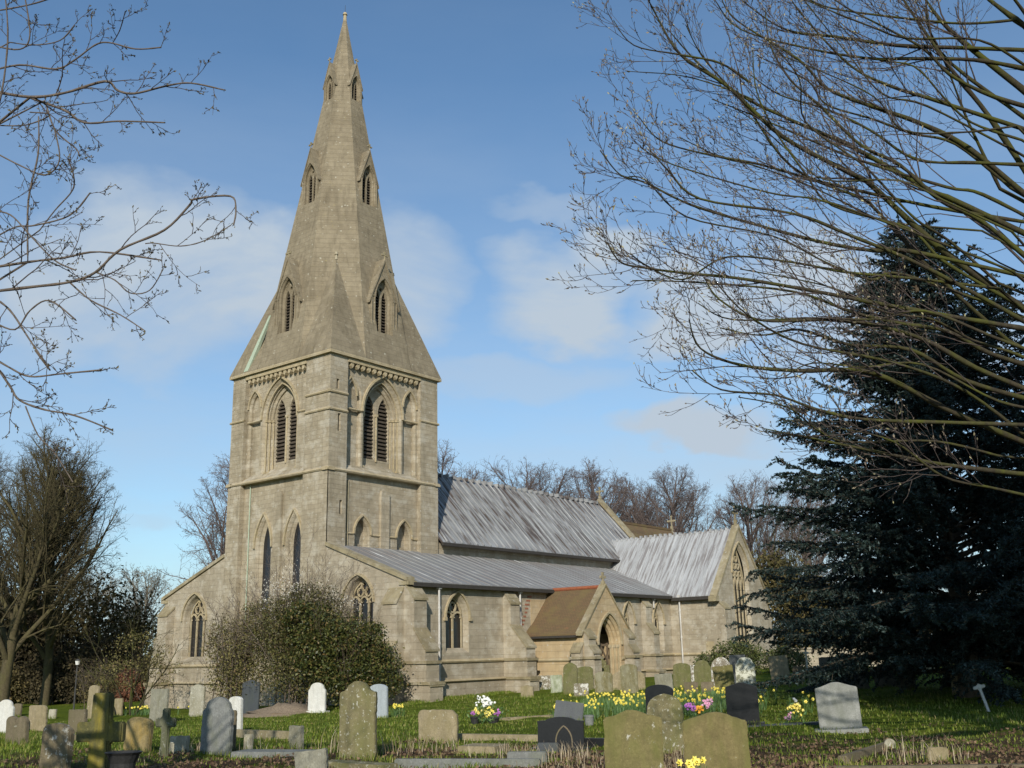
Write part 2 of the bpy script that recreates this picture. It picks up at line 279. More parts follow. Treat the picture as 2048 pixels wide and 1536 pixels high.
STONES=[
(-18.94, 39.27, -0.87, 0.8, 1.2, 0.1, 'shoulder', 'white', -20, 0, 'white marble headstone with raised shoulders cut by the left edge of the photo'),
(-11.24, 23.96, -0.15, 0.68, 0.61, 0.1, 'double', 'brown', -28, 0, 'low brown twin-topped headstone in front of the white marble one at far left'),
(-18.16, 40.27, -0.89, 0.87, 0.93, 0.1, 'chamfer', 'tan', -22, 0, 'tan headstone with clipped corners behind the low twin-topped stone at left'),
(-34.81, 80.0, -0.9, 0.33, 1.41, 0.1, 'flat', 'pale', -10, -6, 'narrow pale upright slab by the left wood, leftmost and most tilted of four'),
(-34.29, 79.72, -0.9, 0.29, 1.33, 0.1, 'flat', 'pale', -10, -3, 'narrow pale upright slab by the left wood, second from the left of four'),
(-34.33, 80.64, -0.9, 0.25, 1.34, 0.1, 'flat', 'pale', -10, -3, 'narrow pale upright slab by the left wood, third from the left of four'),
(-34.31, 81.54, -0.9, 0.29, 1.32, 0.1, 'round', 'pale', -10, 2, 'narrow pale round-topped slab by the left wood, rightmost of four'),
(-35.21, 77.63, -0.9, 0.65, 1.11, 0.1, 'flat', 'brown', -10, 2, 'squat brown stone beneath the brambles, left of the four narrow slabs'),
(-35.06, 79.25, -0.9, 0.51, 1.13, 0.1, 'flat', 'brown', -10, 0, 'small brown stone just left of the four narrow pale slabs'),
(-18.92, 47.13, -0.9, 0.66, 1.45, 0.1, 'seg', 'tan', -30, 0, 'tall narrow tan pillar stone with a lit edge, rising behind the mossy stone cross'),
(-7.32, 16.95, -0.05, 0.61, 0.74, 0.1, 'seg', 'speckbrown', -24, 5, 'big leaning brown headstone speckled with pale lichen, left of the mossy cross'),
(-11.19, 27.05, -0.25, 0.58, 0.65, 0.1, 'flat', 'brown', -24, 0, 'plain brown square-topped stone half hidden between leaning stone and mossy cross'),
(-7.23, 20.3, -0.06, 0.63, 0.63, 0.1, 'seg', 'ochre', -24, 0, 'ochre-stained headstone with low curved top, right of the mossy cross'),
(-14.06, 41.55, -0.77, 0.99, 1.3, 0.1, 'flat', 'grey', -32, 0, 'tall plain grey-beige square-topped headstone behind the thin stone cross'),
(-13.88, 45.85, -0.77, 0.82, 1.35, 0.1, 'peak', 'pale', -28, 0, 'pale headstone with shallow pointed top in front of the olive shrub'),
(-6.25, 19.71, -0.06, 0.38, 0.31, 0.1, 'flat', 'pale', -15, 0, 'low pale broken block between thin stone cross and rounded grey headstone'),
(-5.35, 18.9, -0.05, 0.67, 0.96, 0.1, 'shoulder', 'bluegrey', -26, 0, 'large grey headstone with broad rounded head and small shoulders, left foreground'),
(-7.28, 27.44, -0.22, 0.41, 0.85, 0.1, 'seg', 'white', -28, 0, 'slim whitish headstone directly right of the large rounded grey one'),
(-5.4, 20.13, -0.06, 0.16, 0.68, 0.06, 'flat', 'brown', -24, 0, 'dark brown stone with a lipped top squeezed behind the rounded grey headstone'),
(-11.44, 45.22, -0.68, 0.97, 1.37, 0.07, 'peak', 'slate', -28, 2, 'dark slate headstone with a softly pointed top beside the olive shrub'),
(-7.99, 42.07, -0.56, 0.8, 1.14, 0.1, 'shoulder', 'white', -24, 0, 'clean creamy white headstone standing alone on the grass before the dark bush'),
(-2.68, 17.78, -0.05, 0.65, 1.25, 0.1, 'ogee', 'lichen', -16, 0, 'tallest foreground headstone, olive grey, crusted with lichen, arched head between scooped shoulders'),
(-4.45, 33.88, -0.33, 0.64, 1.04, 0.1, 'seg', 'paleblue', -26, 0, 'pale blue-grey headstone partly behind the tall lichen-crusted one'),
(-4.22, 20.25, -0.06, 0.33, 0.42, 0.1, 'flat', 'grey', -35, 0, 'small square grey stump at the right end of the long kerb'),
(-4.87, 19.26, -0.05, 0.18, 0.31, 0.07, 'flat', 'pale', -30, 0, 'tiny pale upright marker in front of the long kerb'),
(-2.87, 14.97, -0.05, 0.49, 0.4, 0.1, 'taper', 'grey', -12, -6, 'leaning grey slab tapering downward at the bottom edge, left of the tallest stone'),
(-1.59, 20.9, -0.06, 0.81, 0.6, 0.1, 'chamfer', 'tan', -18, 0, 'low wide tan headstone with a chipped corner in front of the white bouquet'),
(0.35, 44.79, -0.27, 0.55, 0.51, 0.1, 'peak', 'tan', -20, 0, 'small tan stump on the grass by the porch wall'),
(1.05, 52.35, -0.24, 1.06, 0.65, 0.1, 'flat', 'speckpale', -10, 0, 'low wide slab white with lichen against the porch plinth'),
(1.7, 47.59, -0.22, 0.53, 0.75, 0.1, 'flat', 'streak', -14, 0, 'green-streaked pale slab beside the lichen-white one by the porch'),
(2.2, 45.74, -0.2, 0.63, 1.3, 0.1, 'round', 'moss', -20, 2, 'narrow mossy round-headed stone, first of the tall ones right of the porch wall'),
(2.54, 43.21, -0.19, 0.6, 0.49, 0.1, 'flat', 'speckpale', -10, 0, 'short brown stone spattered with white lichen before the porch stones'),
(3.09, 49.04, -0.17, 0.76, 1.07, 0.1, 'seg', 'moss', -16, 0, 'mossy stone with low curved top behind the short lichen-spattered one'),
(4.15, 52.79, -0.13, 0.82, 1.38, 0.1, 'gable3', 'moss', -16, 0, 'dark stepped-top stone in front of the porch archway'),
(3.58, 44.76, -0.15, 0.76, 0.85, 0.1, 'seg', 'twotone', -14, 0, 'squat stone, dark mossy above and pale below, in front of the porch arch'),
(4.8, 46.25, -0.11, 1.43, 0.86, 0.1, 'seg', 'tan', -14, 0, 'wide low tan stone behind the two-toned curved headstone'),
(4.47, 42.9, -0.12, 0.7, 1.14, 0.1, 'seg', 'twotone', -14, 0, 'mossy brown headstone with pale foot standing before the wide tan one'),
(5.6, 40.72, -0.08, 0.68, 0.75, 0.1, 'flat', 'grey', -20, -3, 'plain grey square-topped stone leaning slightly, behind the curved black granite one'),
(7.03, 45.58, -0.03, 0.76, 1.04, 0.1, 'seg', 'moss', -18, 0, 'mossy curved-top stone near the transept downpipe'),
(8.02, 48.58, 0.0, 0.26, 0.83, 0.1, 'flat', 'speckpale', -18, 0, 'sliver of a pale stone between two mossy curved headstones near the transept'),
(7.88, 45.35, -0.0, 0.73, 1.08, 0.1, 'shoulder', 'moss', -18, 0, 'grey-green shouldered stone before the low hedge at the transept'),
(6.23, 38.43, -0.06, 0.5, 0.47, 0.1, 'flat', 'brown', -10, 0, 'small brown block at the back edge of the daffodils, left one of two'),
(6.77, 38.12, -0.04, 0.46, 0.43, 0.1, 'flat', 'brown', -10, 0, 'small brown block at the back edge of the daffodils, right one of two'),
(8.13, 42.49, 0.0, 0.8, 1.23, 0.1, 'gothic', 'speckpale', -22, 0, 'tall pointed pale stone behind the leaning moss-brown one near the transept'),
(7.84, 40.28, -0.01, 0.76, 0.96, 0.1, 'flat', 'mossbrown', -18, -5, 'leaning moss-brown square stone overlapping the tall pointed pale one'),
(9.7, 46.78, 0.06, 0.71, 1.22, 0.07, 'flat', 'slate', -16, 0, 'dark grey square stone behind the white-lichened headstone at the transept'),
(9.11, 42.54, 0.04, 0.77, 1.15, 0.1, 'shoulder', 'whitelichen', -20, 0, 'headstone almost white with blotchy lichen in front of the transept shrub'),
(10.3, 41.62, 0.08, 0.73, 1.13, 0.1, 'flat', 'tan', -18, -4, 'solitary leaning tan slab on the grass right of the transept shrub'),
(3.43, 26.04, -0.08, 0.68, 0.79, 0.1, 'seg', 'blackgranite', -18, 0, 'dark granite headstone with low curved top among the daffodils'),
(2.34, 17.13, -0.05, 0.57, 0.9, 0.1, 'round', 'lichen', -18, 0, 'mossy round-headed stone between the two big foreground stones'),
(1.48, 14.06, -0.05, 0.76, 0.86, 0.1, 'peak', 'mossbrown', -8, 0, 'big moss-brown headstone with softly peaked top, left one of the foreground pair'),
(2.52, 13.87, -0.05, 0.82, 0.85, 0.1, 'peak', 'mossbrown2', -8, 0, 'widest moss-brown headstone with long peaked top, right one of the foreground pair'),
(4.82, 23.05, -0.06, 0.68, 0.89, 0.1, 'peak', 'blackgranite', -14, 0, 'tall dark granite headstone on a low plinth among the potted flowers'),
(6.35, 21.21, -0.05, 0.81, 0.95, 0.1, 'peak', 'greystone', -14, -4, 'pale grey headstone with wavy peaked top leaning left on the shaded lawn'),
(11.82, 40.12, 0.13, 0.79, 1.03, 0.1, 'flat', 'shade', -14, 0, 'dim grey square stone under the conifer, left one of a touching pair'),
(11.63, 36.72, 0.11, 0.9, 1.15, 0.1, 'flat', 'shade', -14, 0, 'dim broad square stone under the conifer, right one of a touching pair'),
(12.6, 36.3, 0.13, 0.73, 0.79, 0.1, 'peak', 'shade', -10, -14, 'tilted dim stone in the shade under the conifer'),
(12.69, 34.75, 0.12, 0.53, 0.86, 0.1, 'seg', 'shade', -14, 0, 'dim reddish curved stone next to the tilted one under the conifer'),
(19.17, 49.39, 0.25, 0.84, 0.99, 0.1, 'shoulder', 'tan', -14, 0, 'distant sunlit headstone seen through a gap below the conifer'),
(14.2, 35.19, 0.16, 0.25, 0.85, 0.1, 'flat', 'pale', -14, 0, "narrow sunlit marker under the conifer's right side"),
(5.96, 15.44, -0.05, 0.28, 0.22, 0.1, 'flat', 'tan', -14, 0, 'small tan block in the brown litter at bottom right'),
(5.93, 17.29, -0.05, 0.16, 0.14, 0.06, 'round', 'pale', -14, 0, 'little pale rounded stone at the end of the bottom right kerb'),
(1.21, 26.67, -0.11, 0.75, 0.49, 0.07, 'slantplain', 'slate', -14, 6, 'dark slate slab leaning back behind the black shouldered granite memorial'),
(0.71, 18.55, -0.05, 0.83, 0.57, 0.1, 'wide', 'blackgranite', -12, 0, 'wide black granite memorial with arched middle and stepped shoulders in the foreground'),
(-21.32, 48.67, -0.9, 0.4, 0.41, 0.1, 'flat', 'pale', -18, 0, 'small pale block just right of the tan clipped-corner headstone'),
(11.17, 42.5, 0.11, 0.39, 0.69, 0.1, 'flat', 'brown', -14, 3, 'small brown stone right of the solitary leaning tan slab'),
(11.64, 41.59, 0.13, 0.32, 0.63, 0.1, 'seg', 'pale', -14, 0, 'little pale stone left of the dim touching pair under the conifer'),
(13.2, 31.86, 0.09, 0.44, 0.63, 0.1, 'seg', 'tan', -14, 0, 'low tan stone in the shade beside the narrow sunlit marker'),
(14.29, 33.18, 0.14, 0.26, 0.63, 0.1, 'flat', 'pale', -14, -6, 'thin pale slab leaning left in deep shade behind the tilted white cross'),
(-24.56, 52.11, -0.9, 0.49, 0.59, 0.1, 'seg', 'brown', -22, 0, 'small dark brown stone just right of the white marble headstone'),
(-19.16, 50.9, -0.9, 0.47, 0.77, 0.1, 'flat', 'tan', -22, 0, 'short tan post-like stone between mossy cross and ochre headstone'),
(-6.35, 19.14, -0.05, 0.14, 0.18, 0.05, 'flat', 'pale', -10, 0, 'small pale block at the foot of the thin stone cross'),
(4.54, 15.21, -0.05, 0.15, 0.14, 0.06, 'flat', 'brown', -20, 0, 'small brown stump at the near end of the bottom right kerb'),
]
CROSSES=[
(-5.94, 15.19, -0.05, 0.75, 1.21, 0.31, 0.68, 0.27, 'mossyellow', -14, 0, 'big moss-yellowed stone cross looming in the left foreground'),
(-6.3, 19.04, -0.05, 0.43, 0.81, 0.16, 0.57, 0.16, 'greymoss', -20, 0, 'thin grey-green stone cross behind the ochre-stained headstone'),
(14.92, 54.69, 0.24, 0.32, 1.19, 0.1, 0.98, 0.1, 'pale', -14, 0, 'small pale distant cross before the boundary wall at right'),
(11.08, 25.26, -0.02, 0.29, 0.67, 0.07, 0.59, 0.08, 'white', -14, -14, 'thin white cross tilted left under the dark conifer'),
]
RIGHT_LIMBS=[
(0.0351, [(5.62, 11.0, 3.34), (4.87, 10.8, 3.4), (4.31, 10.6, 3.45), (3.7, 10.4, 3.54), (3.13, 10.2, 3.62), (2.52, 10.0, 3.71)]),
(0.0405, [(5.67, 11.0, 3.67), (4.73, 10.75, 4.02), (3.84, 10.5, 4.4), (2.98, 10.25, 4.37), (2.33, 10.0, 4.38), (1.89, 9.75, 4.49), (1.75, 9.5, 4.71)]),
(0.0367, [(6.07, 11.5, 4.7), (5.49, 11.29, 4.82), (4.96, 11.07, 5.02), (4.35, 10.86, 5.06), (3.76, 10.64, 5.13), (3.07, 10.43, 5.31), (1.98, 10.21, 5.36), (1.28, 10.0, 5.32)]),
(0.0531, [(6.43, 12.0, 5.52), (5.37, 11.81, 6.3), (4.54, 11.62, 7.08), (4.21, 11.44, 7.19), (3.37, 11.25, 7.6), (2.7, 11.06, 8.19), (2.12, 10.88, 8.53), (1.81, 10.69, 9.0), (1.72, 10.5, 9.02)]),
(0.0472, [(6.59, 12.0, 6.54), (5.64, 11.86, 6.98), (5.2, 11.71, 7.11), (4.3, 11.57, 7.62), (3.57, 11.43, 7.91), (2.97, 11.29, 8.16), (2.41, 11.14, 8.54), (2.02, 11.0, 8.95)]),
(0.0338, [(7.09, 12.5, 8.27), (5.82, 12.4, 8.71), (5.22, 12.3, 8.87), (4.66, 12.2, 9.14), (4.08, 12.1, 9.82), (3.82, 12.0, 10.19)]),
(0.0543, [(7.27, 13.0, 7.81), (6.75, 12.88, 8.75), (6.27, 12.75, 9.4), (5.73, 12.62, 10.32), (5.54, 12.5, 10.59)]),
(0.0461, [(6.94, 12.5, 7.28), (6.16, 12.36, 7.96), (5.48, 12.21, 8.27), (4.85, 12.07, 8.44), (4.22, 11.93, 8.64), (3.83, 11.79, 9.0), (3.03, 11.64, 9.5), (2.81, 11.5, 9.78)]),
(0.0254, [(5.84, 11.5, 5.59), (5.18, 11.43, 6.02), (4.79, 11.36, 6.41), (3.89, 11.29, 6.7), (3.58, 11.21, 7.09), (3.23, 11.14, 7.67), (3.05, 11.07, 8.14), (3.03, 11.0, 8.64)]),
(0.0339, [(6.23, 11.5, 5.8), (4.76, 11.38, 6.13), (4.31, 11.25, 6.09), (3.74, 11.12, 6.14), (3.02, 11.0, 6.3), (2.12, 10.88, 6.56), (1.59, 10.75, 6.79), (1.29, 10.62, 6.83), (1.06, 10.5, 7.08)]),
(0.0324, [(5.87, 11.0, 5.05), (5.46, 10.86, 5.24), (4.59, 10.71, 5.7), (3.8, 10.57, 6.01), (3.16, 10.43, 6.22), (2.11, 10.29, 6.36), (1.75, 10.14, 6.64), (1.55, 10.0, 6.81)]),
(0.0639, [(7.46, 13.0, 9.1), (6.46, 13.0, 10.18), (6.11, 13.0, 10.86)]),
(0.0415, [(7.57, 13.0, 9.82), (6.6, 12.92, 9.83), (5.58, 12.83, 9.84), (4.69, 12.75, 9.95), (4.12, 12.67, 9.98), (3.73, 12.58, 10.12), (3.27, 12.5, 10.49)]),
(0.0369, [(7.23, 12.5, 9.2), (6.46, 12.42, 9.32), (5.47, 12.33, 9.31), (5.0, 12.25, 9.27), (4.21, 12.17, 9.37), (3.2, 12.08, 9.65), (2.86, 12.0, 10.06)]),
(0.0335, [(5.6, 10.5, 4.84), (4.62, 10.38, 4.99), (3.86, 10.25, 5.1), (3.11, 10.12, 5.22), (2.37, 10.0, 5.32), (1.83, 9.88, 5.34), (1.38, 9.75, 5.36), (1.12, 9.62, 5.38), (0.98, 9.5, 5.55)]),
(0.0295, [(6.61, 12.0, 6.72), (5.56, 11.86, 6.86), (4.89, 11.71, 6.94), (3.93, 11.57, 7.13), (3.1, 11.43, 7.33), (2.47, 11.29, 7.4), (1.87, 11.14, 7.52), (1.59, 11.0, 7.78)]),
(0.0295, [(6.74, 12.0, 7.52), (5.99, 11.92, 7.53), (5.21, 11.83, 7.55), (4.64, 11.75, 7.93), (4.1, 11.67, 8.19), (3.49, 11.58, 8.36), (3.11, 11.5, 8.61)]),
(0.0216, [(2.96, 11.0, 8.2), (2.59, 10.88, 8.4), (2.06, 10.75, 8.45), (1.53, 10.62, 8.5), (1.29, 10.5, 8.76)]),
(0.0284, [(5.44, 10.5, 3.79), (4.53, 10.33, 3.8), (3.59, 10.17, 3.82), (3.06, 10.0, 3.9), (2.62, 9.83, 4.01), (2.05, 9.67, 4.04), (1.75, 9.5, 4.19)]),
(0.0361, [(5.5, 10.5, 4.16), (4.92, 10.43, 4.41), (4.39, 10.36, 4.71), (3.86, 10.29, 4.86), (3.31, 10.21, 4.91), (2.61, 10.14, 4.9), (2.19, 10.07, 5.11), (2.04, 10.0, 5.31)]),
(0.0575, [(7.62, 13.0, 10.15), (7.11, 13.0, 10.66), (6.93, 13.0, 10.92)]),
(0.0369, [(7.15, 12.5, 8.62), (6.58, 12.42, 8.78), (6.04, 12.33, 9.05), (5.71, 12.25, 9.39), (5.24, 12.17, 9.65), (4.7, 12.08, 9.92), (4.29, 12.0, 10.18)]),
(0.0367, [(6.27, 11.5, 6.02), (5.71, 11.44, 6.53), (5.23, 11.38, 6.78), (4.77, 11.31, 7.22), (4.3, 11.25, 7.47), (3.84, 11.19, 7.98), (3.49, 11.12, 8.3), (3.27, 11.06, 8.75), (3.23, 11.0, 9.2)]),
(0.0324, [(5.74, 11.0, 4.18), (5.02, 10.92, 4.4), (4.42, 10.83, 4.74), (3.73, 10.75, 4.79), (3.17, 10.67, 4.95), (2.71, 10.58, 4.87), (2.26, 10.5, 4.94)]),
]
LEFT_LIMBS=[
(0.0098, [(-4.61, 8.0, 6.67), (-4.28, 7.94, 6.7), (-3.93, 7.89, 6.62), (-3.74, 7.83, 6.67), (-3.55, 7.77, 6.77), (-3.4, 7.71, 6.75), (-3.15, 7.66, 6.65), (-2.91, 7.6, 6.62)]),
(0.0059, [(-3.5, 8.0, 6.94), (-3.36, 7.8, 6.93), (-3.24, 7.6, 6.98)]),
(0.0157, [(-4.59, 8.0, 6.5), (-4.15, 7.92, 6.37), (-3.81, 7.85, 6.36), (-3.44, 7.78, 6.42), (-3.29, 7.7, 6.28), (-3.11, 7.62, 6.2), (-2.83, 7.55, 6.22), (-2.6, 7.48, 6.2), (-2.29, 7.4, 6.08)]),
(0.0138, [(-4.19, 8.0, 6.41), (-3.82, 7.9, 6.22), (-3.59, 7.8, 6.04), (-3.25, 7.7, 5.99), (-2.83, 7.6, 5.91)]),
(0.0079, [(-4.05, 8.0, 6.38), (-3.9, 7.93, 6.05), (-3.68, 7.87, 5.84), (-3.61, 7.8, 5.73)]),
(0.0149, [(-4.16, 7.6, 4.45), (-3.79, 7.56, 4.47), (-3.46, 7.52, 4.49), (-3.25, 7.48, 4.55), (-3.05, 7.44, 4.72), (-2.7, 7.4, 4.86), (-2.5, 7.36, 5.05), (-2.45, 7.32, 5.08), (-2.16, 7.28, 5.08), (-2.1, 7.24, 4.94), (-2.1, 7.2, 4.8)]),
(0.0055, [(-2.84, 7.4, 4.75), (-2.75, 7.35, 4.73), (-2.53, 7.3, 4.68), (-2.33, 7.25, 4.7), (-2.12, 7.2, 4.8)]),
(0.0093, [(-3.5, 7.6, 4.52), (-3.29, 7.53, 4.34), (-3.02, 7.47, 4.19), (-2.79, 7.4, 4.03)]),
(0.0134, [(-4.3, 7.8, 4.73), (-3.89, 7.72, 4.75), (-3.58, 7.65, 4.75), (-3.27, 7.57, 4.76), (-2.75, 7.5, 4.65)]),
(0.0096, [(-3.95, 7.8, 4.78), (-4.0, 7.8, 5.33), (-3.96, 7.8, 5.75), (-3.99, 7.8, 6.11)]),
(0.0057, [(-3.88, 7.8, 5.06), (-3.73, 7.72, 5.2), (-3.57, 7.65, 5.34), (-3.54, 7.58, 5.44), (-3.56, 7.5, 5.55)]),
(0.0112, [(-4.11, 7.6, 3.97), (-3.87, 7.56, 3.67), (-3.76, 7.52, 3.54), (-3.54, 7.48, 3.45), (-3.29, 7.44, 3.39), (-2.98, 7.4, 3.26)]),
(0.0093, [(-4.11, 7.6, 3.95), (-3.88, 7.55, 3.81), (-3.69, 7.5, 3.72), (-3.44, 7.45, 3.72), (-3.11, 7.4, 3.73)]),
(0.0073, [(-3.65, 7.4, 3.46), (-3.52, 7.37, 3.23), (-3.37, 7.33, 3.09), (-3.2, 7.3, 2.86)]),
(0.0118, [(-4.55, 8.0, 6.1), (-4.41, 7.93, 6.35), (-4.37, 7.87, 6.9), (-4.41, 7.8, 7.36)]),
(0.0079, [(-4.6, 8.0, 6.95), (-4.29, 7.93, 6.85), (-4.18, 7.87, 6.95), (-4.23, 7.8, 7.31)]),
(0.0079, [(-4.55, 8.0, 7.3), (-4.23, 7.9, 7.28), (-3.96, 7.8, 7.28)]),
(0.0059, [(-4.42, 8.0, 6.97), (-4.16, 7.93, 6.89), (-3.91, 7.87, 6.89), (-3.76, 7.8, 6.99)]),
(0.0077, [(-4.31, 7.8, 5.25), (-4.11, 7.75, 5.18), (-3.91, 7.7, 4.98), (-3.66, 7.65, 4.73), (-3.46, 7.6, 4.62)]),
(0.0077, [(-4.28, 7.8, 4.98), (-4.06, 7.75, 5.07), (-3.87, 7.7, 5.06), (-3.57, 7.65, 5.12), (-3.4, 7.6, 5.29)]),
(0.0096, [(-4.23, 7.8, 4.5), (-4.03, 7.75, 4.35), (-3.82, 7.7, 4.08), (-3.61, 7.65, 3.81), (-3.72, 7.6, 3.96)]),
(0.0078, [(-4.43, 7.9, 5.86), (-4.13, 7.85, 5.68), (-3.88, 7.8, 5.56), (-3.75, 7.75, 5.67), (-3.79, 7.7, 5.92)]),
(0.0075, [(-3.3, 7.6, 4.6), (-3.12, 7.55, 4.51), (-2.97, 7.5, 4.38), (-2.8, 7.45, 4.38), (-2.69, 7.4, 4.53)]),
(0.006, [(-4.57, 8.1, 6.21), (-4.22, 8.03, 6.16), (-3.98, 7.97, 6.22), (-4.12, 7.9, 6.21)]),
(0.0076, [(-4.15, 7.7, 4.25), (-3.92, 7.65, 4.15), (-3.79, 7.6, 4.29), (-3.62, 7.55, 4.35), (-3.38, 7.5, 4.17)]),
]
# ---------------------------------------------------------------- helpers
def tag(o,label=None,cat=None,group=None,kind=None):
    if label: o['label']=label
    if cat: o['category']=cat
    if group: o['group']=group
    if kind: o['kind']=kind
    return o
def empty(name,loc=(0,0,0),rz=0,label=None,cat=None,group=None):
    o=bpy.data.objects.new(name,None); COL.objects.link(o); o.location=loc; o.rotation_euler=(0,0,rz); o.empty_display_size=.3
    return tag(o,label,cat,group)
class MB:
    def __init__(s): s.v=[]; s.f=[]
    def add(s,vs,fs):
        o=len(s.v); s.v+=[tuple(p) for p in vs]; s.f+=[tuple(i+o for i in f) for f in fs]
    def box(s,x0,x1,y0,y1,z0,z1,T=None):
        vs=[(x,y,z) for z in (z0,z1) for y in (y0,y1) for x in (x0,x1)]
        if T: vs=[T(*p) for p in vs]
        s.add(vs,[(0,2,3,1),(4,5,7,6),(0,1,5,4),(2,6,7,3),(0,4,6,2),(1,3,7,5)])
    def prism(s,poly,d0,d1,T):   # poly in (s,z), extruded over depth
        n=len(poly); s.add([T(a,d0,z) for a,z in poly]+[T(a,d1,z) for a,z in poly],[tuple(range(n)),tuple(range(2*n-1,n-1,-1))]+[(i,(i+1)%n,n+(i+1)%n,n+i) for i in range(n)])
    def cyl(s,p0,p1,r0,r1=None,k=10):
        r1=r0 if r1 is None else r1
        p0=Vector(p0);p1=Vector(p1);t=(p1-p0).normalized();a=t.orthogonal().normalized();b=t.cross(a)
        vs=[p+(a*math.cos(2*math.pi*i/k)+b*math.sin(2*math.pi*i/k))*r for p,r in((p0,r0),(p1,r1)) for i in range(k)]
        s.add(vs,[(i,(i+1)%k,k+(i+1)%k,k+i) for i in range(k)]+[tuple(range(k)),tuple(range(2*k-1,k-1,-1))])
    def build(s,name,mat,parent=None,smooth=False,bev=0):
        me=bpy.data.meshes.new(name); me.from_pydata(s.v,[],s.f); me.materials.append(MATS[mat])
        bm=bmesh.new(); bm.from_mesh(me); bmesh.ops.recalc_face_normals(bm,faces=bm.faces)
        if bev: 
            es=[e for e in bm.edges if len(e.link_faces)==2 and e.calc_face_angle(0)>.5]
            bmesh.ops.bevel(bm,geom=es,offset=bev,segments=2,affect='EDGES',clamp_overlap=True)
        bm.to_mesh(me); bm.free()
        if smooth: me.shade_smooth()
        o=bpy.data.objects.new(name,me); COL.objects.link(o)
        if parent: o.parent=parent
        return o
def build_split(s,name,mat,parent=None,bev=0):
    par=list(range(len(s.v)))
    def find(i):
        while par[i]!=i: par[i]=par[par[i]]; i=par[i]
        return i
    for f in s.f:
        for i in f[1:]: par[find(i)]=find(f[0])
    g={}
    for f in s.f: g.setdefault(find(f[0]),[]).append(f)
    o=None
    for fs in g.values():
        m=MB(); ids=sorted({i for f in fs for i in f}); mp_={i:k for k,i in enumerate(ids)}; m.v=[s.v[i] for i in ids]; m.f=[tuple(mp_[i] for i in f) for f in fs]; o=m.build(name,mat,parent,bev=bev)
    return o
def mesh_np(name,V,F,mat,parent=None,smooth=False,loc=None):
    V=np.asarray(V,dtype=np.float32); F=np.asarray(F,dtype=np.int32); k=F.shape[1]; m=F.shape[0]
    me=bpy.data.meshes.new(name); me.vertices.add(len(V)); me.vertices.foreach_set('co',V.ravel())
    me.loops.add(m*k); me.loops.foreach_set('vertex_index',F.ravel()); me.polygons.add(m)
    me.polygons.foreach_set('loop_start',np.arange(0,m*k,k,dtype=np.int32)); me.polygons.foreach_set('loop_total',np.full(m,k,dtype=np.int32))
    if smooth: me.polygons.foreach_set('use_smooth',np.ones(m,dtype=bool))
    me.materials.append(MATS[mat]); me.update(calc_edges=True)
    o=bpy.data.objects.new(name,me); COL.objects.link(o)
    if parent: o.parent=parent
    if loc is not None: o.location=loc
    return o
class Tubes:
    def __init__(s): s.V=[]; s.F=[]; s.n=0
    def add(s,P,r,k=4):
        P=np.asarray(P,float); r=np.asarray(r,float); n=len(P)
        T=np.gradient(P,axis=0); T/=np.linalg.norm(T,axis=1)[:,None]+1e-9
        ref=np.array([.31,.17,.93]) if abs(T[0,2])<.8 else np.array([.93,.3,.1])
        A=np.cross(T,ref); A/=np.linalg.norm(A,axis=1)[:,None]+1e-9; B=np.cross(T,A)
        th=np.arange(k)*2*np.pi/k
        ring=P[:,None,:]+r[:,None,None]*(A[:,None,:]*np.cos(th)[None,:,None]+B[:,None,:]*np.sin(th)[None,:,None])
        s.V.append(ring.reshape(-1,3))
        i=np.arange(n-1)[:,None]*k; j=np.arange(k)[None,:]; j2=(j+1)%k
        f=np.stack([i+j,i+j2,i+k+j2,i+k+j],-1).reshape(-1,4)+s.n
        s.F.append(f); s.n+=n*k
    def build(s,name,mat,parent=None,smooth=True):
        return mesh_np(name,np.concatenate(s.V),np.concatenate(s.F),mat,parent,smooth)
def cards(name,P,size,mat,rng,parent=None,aspect=.55,flat=None,kvar=.5,D=None):
    """many small leaf-shaped quads: centre points P, random orientation (or direction D)"""
    P=np.asarray(P,float); n=len(P)
    a=rng.normal(size=(n,3)) if D is None else np.asarray(D)+rng.normal(size=(n,3))*.25
    a/=np.linalg.norm(a,axis=1)[:,None]
    b=rng.normal(size=(n,3)); 
    if flat is not None: b=b*np.array([1,1,flat])
    b=b-(b*a).sum(1)[:,None]*a; b/=np.linalg.norm(b,axis=1)[:,None]+1e-9
    s=size*(1-kvar+2*kvar*rng.random(n))[:,None]
    V=np.stack([P-a*s,P+b*s*aspect,P+a*s,P-b*s*aspect],1).reshape(-1,3)
    F=np.arange(4*n).reshape(-1,4)
    return mesh_np(name,V,F,mat,parent)
def nrm(v): return v/(np.linalg.norm(v)+1e-9)
def interp(P,t):
    x=t*(len(P)-1); i=min(int(x),len(P)-2); return P[i]*(1-(x-i))+P[i+1]*(x-i), nrm(P[i+1]-P[i])
def grow(rng,out,p,d,L,r,lvl,C):
    n=C['seg'][lvl]; P=[p]; d=nrm(d); E=C.get('env'); j=rng.uniform(.86,1.06)
    for i in range(n):
        d=nrm(d+rng.normal(size=3)*C['wob'][lvl]+np.array([0,0,C['trop'][lvl]])); p=p+d*L/n
        if E and lvl and ((p[0]**2+p[1]**2)/E[1]**2+((p[2]-E[0])/(E[2] if p[2]>E[0] else E[3]))**2)>j*j:
            if i: break
            return
        P.append(p)
    if len(P)<2: return
    n=len(P)-1; P=np.array(P); te=C['taper'][lvl]; rr=np.linspace(r,r*te,n+1); out.append((lvl,P,rr))
    if lvl+1<len(C['seg']): kids(rng,out,P,rr,L,lvl,C)
